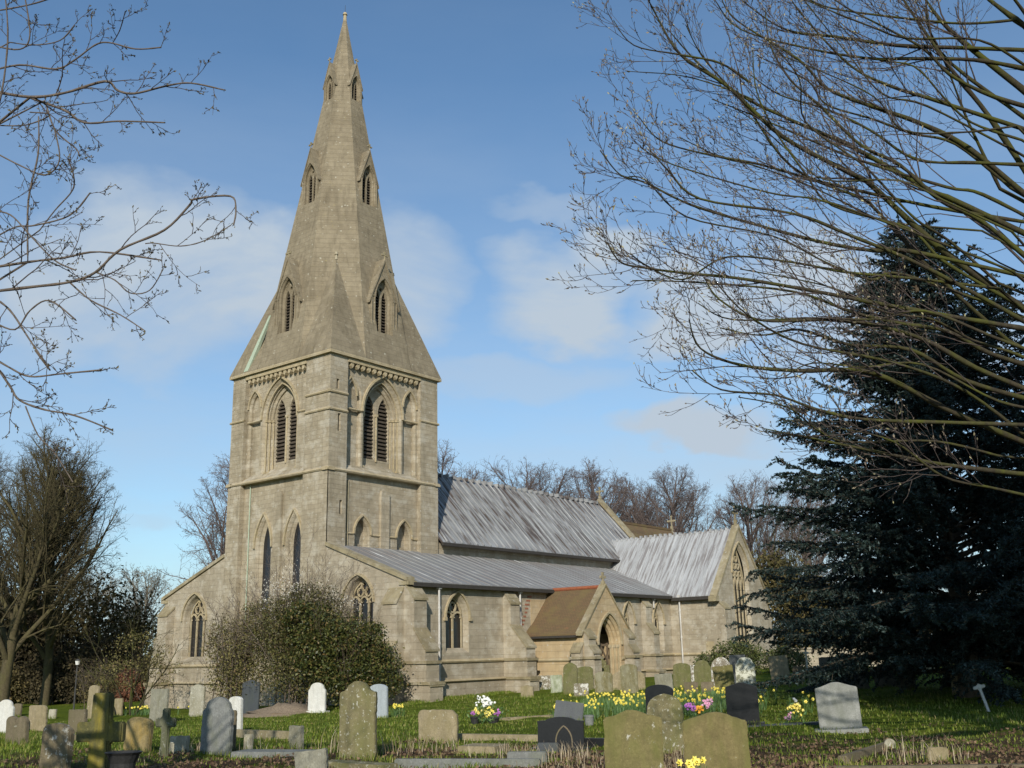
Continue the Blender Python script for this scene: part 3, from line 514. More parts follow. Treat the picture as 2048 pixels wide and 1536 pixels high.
def kids(rng,out,P,rr,L,lvl,C,mul=1.):
    m=max(1,int(round(C['n'][lvl]*mul*rng.uniform(.8,1.2)))); az=rng.uniform(0,6.28); Lc=L*C['lr'][lvl]
    for k in range(m):
        t=C['t0'][lvl]+(1-C['t0'][lvl])*((k+rng.random())/m); q,dd=interp(P,min(t,.999))
        az+=2.4+rng.uniform(-.4,.4); ref=np.array([0,0,1.]) if abs(dd[2])<.9 else np.array([1.,0,0])
        a=nrm(np.cross(dd,ref)); b=np.cross(dd,a); an=C['ang'][lvl]*rng.uniform(.7,1.25)
        nd=dd*math.cos(an)+(a*math.cos(az)+b*math.sin(az))*math.sin(an)
        r0=rr[int(t*(len(rr)-1))]
        grow(rng,out,q,nd,Lc*(1.15-.6*t)*rng.uniform(.7,1.25),max(min(r0*C['rr'][lvl],r0*.9),C['rmin']),lvl+1,C)
def build_tree(root,out,split,mat,k=(7,5,4,3,3,3),tname='trunk',cname='crown'):
    a=Tubes(); b=Tubes()
    for l,P,r in out: (a if l<=split else b).add(P,r,k[l])
    a.build(tname,mat,root); 
    if b.n: b.build(cname,mat,root)
def copy_tree(o,parent=None):
    c=o.copy(); COL.objects.link(c); c.parent=parent
    for ch in o.children: copy_tree(ch,c)
    return c
def gz(x,y):
    far=min(.25,max(-.9,-.28+.035*x)); t=min(1,max(0,(y-18)/24)); t=t*t*(3-2*t)
    return -.05*(1-t)+far*t
def bumpz(x,y):
    return .035*math.sin(x*1.7+math.sin(y*.9)*2)*math.sin(y*1.3+1+math.sin(x*.7))+.02*math.sin(x*4.1+y*2.3)*math.sin(y*3.7-x)
# ---------------------------------------------------------------- ground
def build_ground():
    def axis(lim0,lim1,a,b,step):
        v=list(np.arange(a,b+1e-6,step)); s=step
        x=b
        while x<lim1: s*=1.25; x+=s; v.append(x)
        s=step; x=a
        while x>lim0: s*=1.25; x-=s; v.insert(0,x)
        return v
    xs=axis(-1500,1500,-24,22,.3); ys=axis(-300,3500,9,62,.3)
    V=[(x,y,gz(x,y)+bumpz(x,y)) for y in ys for x in xs]; nx=len(xs)
    F=[(j*nx+i,j*nx+i+1,(j+1)*nx+i+1,(j+1)*nx+i) for j in range(len(ys)-1) for i in range(nx-1)]
    o=mesh_np('ground',V,F,'turf',smooth=True); tag(o,kind='structure')
build_ground()
# ---------------------------------------------------------------- church (its own axes: x east along the nave, y north)
CH=empty('church',(-9.1945,49.7363,0),math.atan2(.78644287,.61766302),'pale stone parish church with a tall broach spire, lead roofs, aisle, porch and transept','church')
def FS(d0): return lambda s,d,z:(s,d0+d,z)          # faces south, s = east
def FW(d0): return lambda s,d,z:(d0+d,s,z)          # faces west, s = north
def arch(cx,hw,z0,spring,apex,n=10):
    """pointed arch loop, counter-clockwise from lower left"""
    h=apex-spring; Rr=(hw*hw+h*h)/(2*hw)
    L=[(cx-hw,z0),(cx+hw,z0)]; A=[]
    top=math.atan2(h,Rr-hw)
    for i in range(n+1):
        t=top*i/n; A.append((cx+hw-Rr+Rr*math.cos(t),spring+Rr*math.sin(t)))
    B=[(2*cx-x,z) for x,z in reversed(A[:-1])]
    return L+A[0:]+B
def rect(x0,x1,z0,z1): return [(x0,z0),(x1,z0),(x1,z1),(x0,z1)]
def wall(mb,T,outer,holes=(),d=0):
    loops=[[Vector((x,z,0)) for x,z in outer]]+[[Vector((x,z,0)) for x,z in h[0][0]] for h in holes]
    flat=[p for l in loops for p in l]; tris=tessellate_polygon(loops)
    mb.add([T(p.x,d,p.y) for p in flat],[t for t in tris])
    for h in holes:
        for (p0,d0),(p1,d1) in zip(h[:-1],h[1:]):
            n=len(p0); mb.add([T(x,d+d0,z) for x,z in p0]+[T(x,d+d1,z) for x,z in p1],[(i,(i+1)%n,n+(i+1)%n,n+i) for i in range(n)])
def strip(mb,T,pts,w,d0,d1,closed=False):
    """flat bar following a polyline in the wall plane, square section"""
    n=len(pts); V=[]
    for i,(x,z) in enumerate(pts):
        if closed: a=pts[i-1]; b=pts[(i+1)%n]
        else: a=pts[max(i-1,0)]; b=pts[min(i+1,n-1)]
        tx,tz=b[0]-a[0],b[1]-a[1]; l=math.hypot(tx,tz) or 1; nx,nz=-tz/l*w/2,tx/l*w/2
        V+=[T(x+nx,d0,z+nz),T(x-nx,d0,z-nz),T(x-nx,d1,z-nz),T(x+nx,d1,z+nz)]
    F=[]
    for i in range(n if closed else n-1):
        a=4*i;b=4*((i+1)%n)
        F+=[(a+k,a+(k+1)%4,b+(k+1)%4,b+k) for k in range(4)]
    if not closed: F+=[(0,1,2,3),(4*n-4,4*n-3,4*n-2,4*n-1)]
    mb.add(V,F)
def archline(cx,hw,spring,apex,n=8,drop=0):
    a=arch(cx,hw,spring-drop,spring,apex,n); return a[2:] if drop==0 else [a[1]]+a[2:]+[a[0]]
def circ(cx,cz,r,n=12): return [(cx+r*math.cos(2*math.pi*i/n),cz+r*math.sin(2*math.pi*i/n)) for i in range(n)]
def prism_box(mb,x0,x1,y0,y1,z0,z1): mb.box(x0,x1,y0,y1,z0,z1)
def finial(parent,p,h,T='gable_cross',mat='old coping',rot=0):
    m=MB(); x,y,z=p; c,s=math.cos(rot),math.sin(rot)
    def Q(a,b,cz): return (x+a*c-b*s,y+a*s+b*c,z+cz)
    m.box(-.09,.09,-.09,.09,-.1,h*.3,Q); m.box(-.05,.05,-.045,.045,h*.3,h,Q)
    m.box(-h*.3,h*.3,-.043,.043,h*.6,h*.74,Q)
    for a,b in ((-h*.3,h*.67),(h*.3,h*.67),(0,h)): m.box(a-.07,a+.07,-.05,.05,b-.07,b+.07,Q)
    return m.build(T,mat,parent,bev=.012)

ZC,ZS,ZM=16.65,10.6,14.08
def belfry_face(face,main=True):
    """one side of the tower: recessed panel with belfry window, blind arches, lower windows"""
    S=face in 'SN'
    if face=='S': T=lambda s,d,z:(s,d,z); t0,t1=1.2,6.62
    elif face=='W': T=lambda s,d,z:(d,s,z); t0,t1=1.86,6.9
    elif face=='N': T=lambda s,d,z:(s,8-d,z); t0,t1=1.3,6.7
    else: T=lambda s,d,z:(8-d,s,z); t0,t1=1.3,6.7
    c=3.95 if face=='S' else (4.2 if face=='W' else 4.0); pd=.26
    mb=MB()
    # upper panel
    bl=[c-2.05,c+2.03] if face!='W' else [c+2.1]
    holes=[[(arch(c,1.42,10.98,13.95,16.0),0),(arch(c,1.3,10.98,13.95,15.86),.12),(arch(c,1.3,11.05,13.95,15.86),.22),(arch(c,1.17,11.1,13.95,15.7),.25),(arch(c,1.17,11.2,13.95,15.7),.36),(arch(c,1.04,11.25,13.95,15.5),.40),(arch(c,1.04,11.3,13.95,15.5),.50)]]
    for x in bl:
        hw=.5
        if x-hw>t0 and x+hw<t1: holes.append([(arch(x,hw,10.98,14.7,15.62),0),(arch(x,hw-.08,11.02,14.7,15.5),.1),(arch(x,hw-.08,11.05,14.7,15.5),.22)])
        elif x<c: holes.append([(arch(t0+.42,.38,10.98,14.7,15.6),0),(arch(t0+.42,.32,11.05,14.7,15.5),.2)])
        if holes[-1] is not holes[0]:
            o=holes[-1][-1][0]; mb.add([T(a,pd+holes[-1][-1][1],z) for a,z in o],[tuple(range(len(o)))])
    if face=='W':
        pass
    wall(mb,T,rect(t0,t1,10.9,ZC-.12),holes,pd)
    # spandrel with the two lancets
    lan=[arch(c-.53,.40,11.62,14.1,15.05),arch(c+.53,.40,11.62,14.1,15.05)]
    wall(mb,T,arch(c,1.04,11.3,13.95,15.5),[[(l,0),([( (x-cc)*.88+cc,z) for x,z in l],.16)] for l,cc in zip(lan,(c-.53,c+.53))],pd+.50)
    # weathered sill
    mb.add([T(t0,pd,10.92),T(t1,pd,10.92),T(t1,-.02,ZS+.06),T(t0,-.02,ZS+.06)],[(0,1,2,3)])
    # lower panel
    if face=='S': low=[(2.6,.52,6.3,7.55,8.42),(5.62,.52,6.3,7.55,8.42)]; zb=5.5
    elif face=='W': low=[(5.15,.62,2.2,7.1,8.75),(2.75,.62,2.2,7.1,8.75)]; zb=-1
    else: low=[]; zb=5
    hl=[]
    for (x,hw,z0,sp,apx) in low:
        if face=='S':
            hl.append([(arch(x,hw,z0,sp,apx),0),(arch(x,hw-.06,z0,sp,apx-.08),.08),(arch(x,hw-.06,z0,sp,apx-.08),.42)])
            o=hl[-1][-1][0]; mb.add([T(a,pd+.42,z) for a,z in o],[tuple(range(len(o)))])
        else:
            hl.append([(arch(x,hw,z0,sp,apx),0),(arch(x,hw-.08,z0,sp,apx-.1),.12),(arch(x,hw-.1,z0,sp,apx-.14),.2),(arch(x,hw-.24,z0+.3,sp,apx-.34),.34)])
    wall(mb,T,rect(t0,t1,zb,ZS-.0),hl,pd)
    # clasping corners
    e=.03
    def clasp(s0,s1):
        mb.add([T(s0,0,ZS),T(s1,0,ZS),T(s1,0,ZC),T(s0,0,ZC)],[(0,1,2,3)])
        mb.add([T(s0,-e,zb),T(s1,-e,zb),T(s1,-e,ZS),T(s0,-e,ZS)],[(0,1,2,3)])
    if face=='S': slits=[(.52,14.76,15.28),(.66,12.58,13.5),(.85,8.4,9.1)]
    else: slits=[]
    if slits:
        hs=[[(rect(x-.09,x+.09,a,b),0),(rect(x-.07,x+.07,a+.03,b-.03),.35)] for x,a,b in slits]
        wall(mb,T,rect(0,t0,ZS,ZC),hs[:2],0); wall(mb,T,rect(0,t0,zb,ZS),hs[2:],-e)
        for (x,a,b) in slits: mb.add([T(x-.08,.33,a),T(x+.08,.33,a),T(x+.08,.33,b),T(x-.08,.33,b)],[(0,1,2,3)])
    else: clasp(0 if face!='W' else 0,t0)
    clasp(t1,8)
    for s in (t0,t1):
        mb.add([T(s,0,ZS),T(s,pd,ZS),T(s,pd,ZC),T(s,0,ZC)],[(0,1,2,3)]); mb.add([T(s,-e,zb),T(s,pd,zb),T(s,pd,ZS),T(s,-e,ZS)],[(0,1,2,3)])
    # pilaster strip between the lower windows
    if face in 'SW':
        x=(low[0][0]+low[1][0])/2; m2=mb; m2.prism([(x-.3,zb),(x+.3,zb),(x+.3,9.75),(x+.24,9.9),(x-.24,9.9),(x-.3,9.75)],pd-.14,pd+.02,T)
    return T,c,t0,t1,pd,low,mb,lan
def string(mb,T,s0,s1,z,h=.11,p=.09,d0=0,d1=.3):
    mb.add([T(s0,d1,z-h*.5),T(s1,d1,z-h*.5),T(s1,d0-p*.6,z-h*.5),T(s0,d0-p*.6,z-h*.5),T(s0,d0-p,z),T(s1,d0-p,z),T(s1,d0-p*.2,z+h*.7),T(s0,d0-p*.2,z+h*.7),T(s0,d1,z+h*.7),T(s1,d1,z+h*.7)],[(0,1,2,3),(3,2,5,4),(4,5,6,7),(7,6,9,8),(0,3,4,7,8),(1,9,6,5,2)])
def hood(mb,T,cx,hw,spring,apex,d,w=.1,p=.09,drop=0):
    strip(mb,T,archline(cx,hw,spring,apex,10,drop),w,d-p,d+.02)
tower=MB(); trim=MB(); TW=CH
shell=MB()
lou=None
for face in 'SWNE':
    T,c,t0,t1,pd,low,mb,lan=belfry_face(face)
    tower.v,tower.f=tower.v,tower.f
    off=len(tower.v); tower.v+=mb.v; tower.f+=[tuple(i+off for i in f) for f in mb.f]
    # big string, mid string, cornice
    string(trim,T,-.12,8.12,ZS+.0,.14,.12,0,.32)
    if face in 'SW':
        hood(trim,T,c,1.5,13.95,16.1,pd,.11,.1); hood(trim,T,c,1.24,13.95,15.79,pd+.14,.07,.06)
        string(trim,T,c+1.5,t1,13.95,.09,.07,pd,pd+.1); string(trim,T,t0,c-1.5,13.95,.09,.07,pd,pd+.1)
        string(trim,T,t1,8.09,ZM,.11,.08,0,.1)
        hood(trim,T,c+2.05 if face=='S' else c+2.1,.55,14.7,15.7,pd,.09,.09)
        if face=='S': hood(trim,T,t0+.42,.44,14.7,15.66,pd,.09,.08)
        for z in (14.58,13.67): string(trim,T,-.08,t0,z,.12,.09,0,.1)
        # moulded edge shafts
        for sx in (-1,1):
            for hw,dd in ((1.33,.15),(1.2,.29),(1.07,.43)):
                x=c+sx*(hw-.06); trim.cyl(T(x,pd+dd,11.05),T(x,pd+dd,13.86),.045,k=8); trim.box(x-.075,x+.075,pd+dd-.07,pd+dd+.07,13.82,13.95,T); trim.box(x-.07,x+.07,pd+dd-.07,pd+dd+.07,11.02,11.14,T)
        trim.cyl(T(c,pd+.48,11.5),T(c,pd+.48,14.0),.055,k=8); trim.box(c-.1,c+.1,pd+.42,pd+.58,13.96,14.1,T)
        # corbel table: small arches on corbels
        n=13
        for i in range(n):
            x=t0+.1+(t1-t0-.2)*(i+.5)/n; w=(t1-t0-.2)/n
            trim.prism([(x-w*.26,16.18),(x,16.06),(x+w*.26,16.18),(x+w*.26,16.34),(x-w*.26,16.34)],pd-.26,pd+.01,T)
        trim.box(t0,t1,-.04,pd+.01,16.34,16.56,T)
        if face=='S':
            for (x,hw,z0,sp,apx) in low: hood(trim,T,x,hw+.08,sp,apx+.1,pd,.09,.09)
            for a,b in ((t0,2.0),(3.2,3.98),(4.42+.0,5.02),(6.22,t1)): string(trim,T,a,b,7.54,.09,.08,pd,pd+.1)
            trim.prism([(1.5,6.3),(1.58,6.3),(1.58,10.2),(1.5,10.2)],pd-.07,pd,T)
        else:
            for (x,hw,z0,sp,apx) in low: hood(trim,T,x,hw+.1,sp,apx+.14,pd,.1,.1)
    # cornice under the spire
    trim.box(-.17,8.17,-.17,.3,ZC-.08,ZC+.07,T) if face in 'SN' else trim.box(.3,7.7,-.17,.3,ZC-.08,ZC+.07,T)
tower.box(1.4,6.6,1.4,6.6,-1,16.4)
tower.build('tower','tower stone',CH)
trim.build('string_course','dressed stone',CH)
# belfry windows: louvres and dark behind, each window a part
for face,T,c in (('S',lambda s,d,z:(s,d,z),3.95),('W',lambda s,d,z:(d,s,z),4.2)):
    wn=MB(); wn.box(c-1.0,c+1.0,.26+.72,.26+.75,11.4,15.6,T); w=wn.build('belfry_window','void',CH); w['label']='twin-lancet belfry opening with louvres in the %s face'%('south' if face=='S' else 'west')
    lm=MB()
    for x in (c-.53,c+.53):
        z=11.66
        while z<14.95:
            hw=.36
            dz=.17; 
            lm.add([T(x-hw,.80,z),T(x+hw,.80,z),T(x+hw,.94,z+.17),T(x-hw,.94,z+.17),T(x-hw,.80,z+.035),T(x+hw,.80,z+.035),T(x+hw,.94,z+.205),T(x-hw,.94,z+.205)],[(0,1,2,3),(4,5,6,7),(0,1,5,4),(0,3,7,4),(1,2,6,5)])
            z+=.205
    lm.build('louvre','louvre wood',w)
# lower west windows glazing
for x in (5.15,2.75):
    wn=MB(); T=lambda s,d,z:(d,s,z); o=arch(x,.42,2.4,7.1,8.45); wn.add([T(a,.59,z) for a,z in o],[tuple(range(len(o)))]); w=wn.build('lancet_window','black glass',CH)
# ---- spire
def spA(z): return .176*(40.32-z)
sp=MB(); t8=math.tan(math.pi/8)
def octo(z,A=None):
    A=spA(z) if A is None else A; k=A*t8
    return [(4+x,4+y,z) for x,y in ((-k,-A),(k,-A),(A,-k),(A,k),(k,A),(-k,A),(-A,k),(-A,-k))]
zs=[ZC+.0705,18.5,21,24,27,30,33,36,38.3,39.9]; vs=[]
for z in zs: vs+=octo(z)
fs=[(8*j+i,8*j+(i+1)%8,8*j+8+(i+1)%8,8*j+8+i) for j in range(len(zs)-1) for i in range(8) if i%2==1 or zs[j+1]>39]
vs.append((4,4,40.2)); n0=len(vs)-1; fs+=[(8*(len(zs)-1)+i,8*(len(zs)-1)+(i+1)%8,n0) for i in range(8)]
sp.add(vs,fs)
LUC=(('lowest',(.28,1.02,18.35,20.4,22.75,.64,18.55,20.55,21.75,.3,1.)),('middle',(1.62,.66,26.4,28.15,29.95,.5,26.6,28.1,29.1,.2,.8)),('topmost',(2.86,.45,33.6,34.85,36.2,.33,33.75,34.75,35.4,.13,.6)))
for TT_ in (lambda s,d,z:(s,4-spA(z)+d,z),lambda s,d,z:(4-spA(z)+d,s,z),lambda s,d,z:(s,4+spA(z)-d,z),lambda s,d,z:(4+spA(z)-d,s,z)):
    z0,z1=zs[0],zs[8]; k=lambda z: spA(z)*t8
    hs=[]
    for n_,a in LUC: 
        l=arch(4,a[5]-.04*a[10],a[6],a[7],a[8]-.05*a[10]); hs.append([(l,0),([(x,z) for x,z in l],.5*a[10])])
    wall(sp,TT_,[(4-k(z0),z0),(4+k(z0),z0),(4+k(z1),z1),(4-k(z1),z1)],hs)
k0=spA(ZC)*t8; e=4.17; zt=22.75; A=spA(zt)*math.sqrt(.5)
for sx in (-1,1):
    for sy in (-1,1):
        C=(4+sx*e,4+sy*e,ZC+.0705); V1=(4+sx*k0,4+sy*e,ZC+.0705); V2=(4+sx*e,4+sy*k0,ZC+.0705); Tp=(4+sx*A,4+sy*A,zt)
        M=(4+sx*(e*.60+A*.40),4+sy*(e*.60+A*.40),ZC+(zt-ZC)*.42)
        sp.add([C,V1,V2,Tp],[(0,1,3),(0,3,2)])
sp.build('spire','spire stone',CH)
m=MB()  # broach tops, rolls
for sx in (-1,1):
    for sy in (-1,1):
        m.cyl((4+sx*A,4+sy*A,zt-.1),(4+sx*A,4+sy*A,zt+.22),.08,.05); m.cyl((4+sx*A,4+sy*A,zt+.2),(4+sx*A,4+sy*A,zt+.36),.1,.07)
build_split(m,'broach_finial','old coping',CH)
m=MB(); m.cyl((4,4,39.6),(4,4,40.2),.12,.09); m.cyl((4,4,40.15),(4,4,40.3),.15,.1); m.build('capstone','dressed stone',CH)
m=MB(); m.cyl((4,4,40.25),(4,4,40.85),.018,.012,6); m.build('lightning_rod','iron',CH)
m=MB()  # verdigris lightning strip down the spire and tower
pts=[(4-spA(z)-.02,5.9+ (18.9-z)*.12,z) for z in (19.4,18.2,17.2,ZC+.15)]
pts=[(4-spA(19.9)*1.0-.0,5.55,19.9),(-.12,6.75,ZC+.16)]
for (x,y,z),(x2,y2,z2) in zip(pts[:-1],pts[1:]):
    m.add([(x-.03,y-.1,z),(x-.03,y+.06,z),(x2-.03,y2+.2,z2),(x2-.03,y2-.16,z2),(x+.1,y-.1,z),(x+.1,y+.06,z),(x2+.2,y2+.2,z2),(x2+.2,y2-.16,z2)],[(0,1,2,3),(4,5,6,7),(0,1,5,4),(2,3,7,6),(0,3,7,4),(1,2,6,5)])
m.build('lightning_strip','verdigris',CH)
m=MB(); m.cyl((.2,6.3,2.5),(.2,6.35,10.5),.03,k=6); m.build('conductor','verdigris',CH)
# ---- lucarnes
def lucarne(T,fp,hw,z0,ze,za,ohw,oz,osp,oap,lw,sm):
    """gabled spire light: front plane fp, half width, base, eaves, apex"""
    mb=MB(); back=4
    cx=4
    orders=[(arch(cx,ohw,oz,osp,oap),0),(arch(cx,ohw-.05*sm,oz,osp,oap-.06*sm),.08*sm),(arch(cx,ohw-.05*sm,oz,osp,oap-.06*sm),.2*sm),(arch(cx,ohw-.12*sm,oz+.05,osp,oap-.14*sm),.28*sm)]
    outer=[(cx-hw,z0),(cx+hw,z0),(cx+hw,ze),(cx,za),(cx-hw,ze)]
    wall(mb,T,outer,[orders],fp)
    for s in (-1,1):
        x=cx+s*hw; mb.add([T(x,fp,z0),T(x,fp,ze),T(x,back-.3,ze),T(x,back-.3,z0)],[(0,1,2,3)])
        # overhanging gable roof slope
        g=hw+.12*sm; d1=back-.3; zo=ze-.13*sm*(za-ze)/hw
        mb.add([T(cx+s*g,fp-.07*sm,zo),T(cx,fp-.07*sm,za+.02),T(cx,d1,za+.02),T(cx+s*g,d1,zo),T(cx+s*g,fp-.07*sm,zo+.15*sm),T(cx,fp-.07*sm,za+.2*sm),T(cx,d1,za+.2*sm),T(cx+s*g,d1,zo+.15*sm)],[(0,1,2,3),(4,5,6,7),(0,1,5,4),(0,3,7,4),(2,3,7,6)])
    # infill with two lights
    ih=ohw-.12*sm; lan=[arch(cx-s*ih*.5,ih*.38,oz+.1,osp-.05,osp+(oap-osp)*.45) for s in (1,-1)]
    wall(mb,T,arch(cx,ih,oz+.05,osp,oap-.14*sm),[[(l,0),(l,.12*sm)] for l in lan]+[[(circ(cx,osp+(oap-osp)*.52,ih*.2,8),0),(circ(cx,osp+(oap-osp)*.52,ih*.18,8),.1)]],fp+.28*sm)
    for s in (-1,1):
        xx=cx+s*(ohw+.09*sm); mb.cyl(T(xx,fp-.02,z0+.1),T(xx,fp-.02,osp),.04*sm,k=6); mb.box(xx-.07*sm,xx+.07*sm,fp-.06*sm,fp+.02,osp-.02,osp+.1*sm,T)
        xx=cx+s*(hw-.07*sm); mb.cyl(T(xx,fp-.02,z0+.1),T(xx,fp-.02,osp),.04*sm,k=6); mb.box(xx-.07*sm,xx+.07*sm,fp-.06*sm,fp+.02,osp-.02,osp+.1*sm,T)
    strip(mb,T,archline(cx,ohw+.05*sm,osp,oap+.06*sm,8),.07*sm,fp-.05*sm,fp+.01)
    o=mb.build('lucarne','spire stone',CH)
    m=MB(); m.box(cx-ih,cx+ih,fp+.5*sm,fp+.53*sm,oz,oap,T); v=m.build('opening','void',o)
    m=MB(); z=oz+.12
    while z<osp+.2*sm:
        for x in (cx-ih*.5,cx+ih*.5):
            h=ih*.36; m.add([T(x-h,fp+.34*sm,z),T(x+h,fp+.34*sm,z),T(x+h,fp+.46*sm,z+.1),T(x-h,fp+.46*sm,z+.1),T(x-h,fp+.34*sm,z+.03),T(x+h,fp+.34*sm,z+.03),T(x+h,fp+.46*sm,z+.13),T(x-h,fp+.46*sm,z+.13)],[(0,1,2,3),(4,5,6,7),(0,1,5,4)])
        z+=.17
    m.build('louvre','louvre wood',o)
    m=MB(); m.cyl(T(cx,fp,za+.1),T(cx,fp,za+.42*sm+.1),.035,.03,6); zc=za+.3*sm+.1
    m.box(cx-.17*sm,cx+.17*sm,fp-.03,fp+.03,zc-.04,zc+.04,T)
    for a,b in ((-.17*sm,0),(.17*sm,0),(0,.14*sm)): m.box(cx+a-.05*sm,cx+a+.05*sm,fp-.035,fp+.035,zc+b-.05*sm,zc+b+.05*sm,T)
    m.build('gable_cross','old coping',o)
    return o
TS={'S':lambda s,d,z:(s,d,z),'W':lambda s,d,z:(d,s,z),'N':lambda s,d,z:(s,8-d,z),'E':lambda s,d,z:(8-d,s,z)}
for f in 'SWNE':
    for tier,a in LUC:
        o=lucarne(TS[f],*a); 
        if f in 'SW': o['label']='%s gabled spire window on the %s side'%(tier,{'S':'south','W':'west'}[f])
# ---- aisles: west fronts and the long south wall
WA=5.24
def Sx(s,d,z): return (s,d-WA,z)
AIS=MB(); ATR=MB(); STRN=[]
def tracery2(name,T,cx,hw,sill,spring,apex,d,label=None,lights=2,parent=CH,glass='black glass'):
    """stone window: dark glass with mullions, cusped light heads and tracery, as a child of the church"""
    g=MB(); o=arch(cx,hw,sill,spring,apex); g.add([T(a,d+.12,z) for a,z in o],[tuple(range(len(o)))])
    w=g.build(name,glass,parent)
    if label: w['label']=label
    m=MB(); bw=.085 if lights<4 else .085; a0,a1=d+.02,d+.1; h=apex-spring
    lw=2*hw/lights
    for i in range(1,lights): m.box(cx-hw+i*lw-bw/2,cx-hw+i*lw+bw/2,a0,a1,sill,spring+ (0.05 if lights==2 else .1),T)
    for i in range(lights):
        x=cx-hw+(i+.5)*lw; strip(m,T,archline(x,lw/2,spring-.05,spring+h*.30,6),bw,a0,a1)
        for s in (-1,1): m.prism([(x+s*lw/2,spring+.02),(x+s*(lw*.22),spring+.02),(x+s*lw*.42,spring+.16)],a0+.02,a1-.02,T)
        # solid spandrel bits between heads
    rows=[(.50,lights-1)] if lights==2 else ([(.47,lights-1),(.72,lights-2)] if lights==3 else [(.36,3),(.53,2),(.70,1)])
    for fr,n in rows:
        zc=spring+h*fr; wv=hw*math.sqrt(max(.05,1-fr*.92)); r=min(lw*.36,wv/max(n,1)*.8)
        for i in range(n):
            x=cx+(i-(n-1)/2)*lw*.92
            strip(m,T,circ(x,zc+.02,r*.95,12),bw*.85,a0,a1,True)
            for k in range(4): 
                t=math.pi/4+k*math.pi/2; m.prism([(x+r*math.cos(t-.3),zc+.02+r*math.sin(t-.3)),(x+r*math.cos(t+.3),zc+.02+r*math.sin(t+.3)),(x+r*.45*math.cos(t),zc+.02+r*.45*math.sin(t))],a0+.03,a1-.03,T)
            m.add([T(x,a0+.03,zc+r*.95),T(x+.05,a0+.03,min(apex-.05,zc+h*.3)),T(x-.05,a0+.03,min(apex-.05,zc+h*.3))],[(0,1,2)])
    strip(m,T,archline(cx,hw-.03,spring,apex-.05,10),bw,a0,a1)
    for s in (-1,1): m.box(cx+s*hw-(.07 if s>0 else 0),cx+s*hw+(0 if s>0 else .07),a0,a1,sill,spring,T)
    m.build('tracery','dressed stone',w); return w
def recess(cx,hw,sill,spring,apex,depth=.34,spl=.14):
    return [(arch(cx,hw,sill,spring,apex),0),(arch(cx,hw-.05,sill+.04,spring,apex-.07),.06),(arch(cx,hw-spl*.55,sill+.1,spring,apex-spl*.75),depth*.45),(arch(cx,hw-spl*.6,sill+.1,spring,apex-spl*.8),depth*.55),(arch(cx,hw-spl,sill+.22,spring,apex-spl*1.25),depth)]
# south wall
wins=[(3.62,.82,1.62,3.2,4.36,2),(18.75,.62,1.5,3.15,4.3,2),(22.15,.62,1.4,3.15,4.35,2)]
hs=[recess(*w[:5],.26,.14) for w in wins]
wall(AIS,Sx,rect(0,23.9,-1,4.82),hs)
for i,(cx,hw,sl,spg,ap_,n) in enumerate(wins):
    tracery2('aisle_window',Sx,cx,hw-.14,sl+.22,spg,ap_-.175,.26,['two-light traceried aisle window west of the porch','two-light aisle window just right of the porch','two-light aisle window beside the transept'][i])
    hood(ATR,Sx,cx,hw+.06,spg,ap_+.08,0,.09,.09)
    for s in (-1,1): ATR.box(cx+s*(hw+.08)-.09,cx+s*(hw+.08)+.09,-.11,.02,spg-.12,spg+.04,Sx)
def plinth(x0,x1,T):
    string(ATR,T,x0,x1,1.24,.14,.11,0,.05)
    AIS.box(x0,x1,-.10,.05,-1.4,.30,T); ATR.add([T(x0,-.10,.30),T(x1,-.10,.30),T(x1,.0,.44),T(x0,.0,.44)],[(0,1,2,3)])
    string(ATR,T,x0,x1,.36,.1,.14,-.08,.0)
def plinthS(x0,x1): plinth(x0,x1,Sx)
plinthS(.9,8.95); plinthS(13.35,23.74)
# west walls of both aisles
def ztop(b): return 6.82-(0-b)*.375 if b<0 else 6.82-(b-8)*.375
WT=lambda s,d,z:(d,s,z)
hw1=[(-2.3,1.0,1.6,3.95,5.2)]; wall(AIS,WT,[(-WA,-1),(.02,-1),(.02,6.8),(-WA,4.86)],[recess(*hw1[0],.36,.14)],0)
hw2=[(10.45,1.05,1.5,3.6,4.98)]; wall(AIS,WT,[(7.98,-1),(8+WA,-1),(8+WA,4.86),(7.98,6.8)],[recess(*hw2[0],.36,.14)],0)
tracery2('west_window',WT,-2.3,.86,1.82,3.95,5.02,.36,'three-light flowing tracery window in the south aisle west wall',3)
tracery2('west_window',WT,10.45,.91,1.72,3.6,4.8,.36,'three-light window in the north aisle west wall, far left',3)
hood(ATR,WT,-2.3,1.07,3.95,5.29,0,.1,.09); hood(ATR,WT,10.45,1.12,3.6,5.07,0,.1,.09)
for (x0,x1) in ((-WA-.0,0),(8,8+WA)): plinth(x0,x1,WT)
AIS.box(0,24,2.6,5.4,-1,4,lambda x,y,z:(x+.6,8+y-.2,z))  # north aisle body, unseen side
AIS.build('aisle','aisle stone',CH)
# coping on the sloping aisle gables
cp=MB()
for s in (-1,1):
    f=(lambda b:b) if s<0 else (lambda b:8-b)
    P=[(.0,6.86),(-WA-.25,4.83)]
    def Q(b,x,z): return (x,f(b),z)
    cp.add([Q(0.0,-.1,6.80),Q(-WA-.28,-.1,4.78),Q(-WA-.28,.42,4.78),Q(0.0,.42,6.80),Q(0.0,-.1,6.98),Q(-WA-.28,-.1,4.96),Q(-WA-.28,.42,4.96),Q(0.0,.42,6.98)],[(0,1,2,3),(4,5,6,7),(0,1,5,4),(1,2,6,5),(2,3,7,6),(0,3,7,4)])
    cp.box(-.06,.5,-WA-.34,-WA+.25,4.62,4.8,lambda x,y,z:(x,f(y),z))
build_split(cp,'coping','old coping',CH)
build_split(ATR,'moulding','dressed stone',CH)
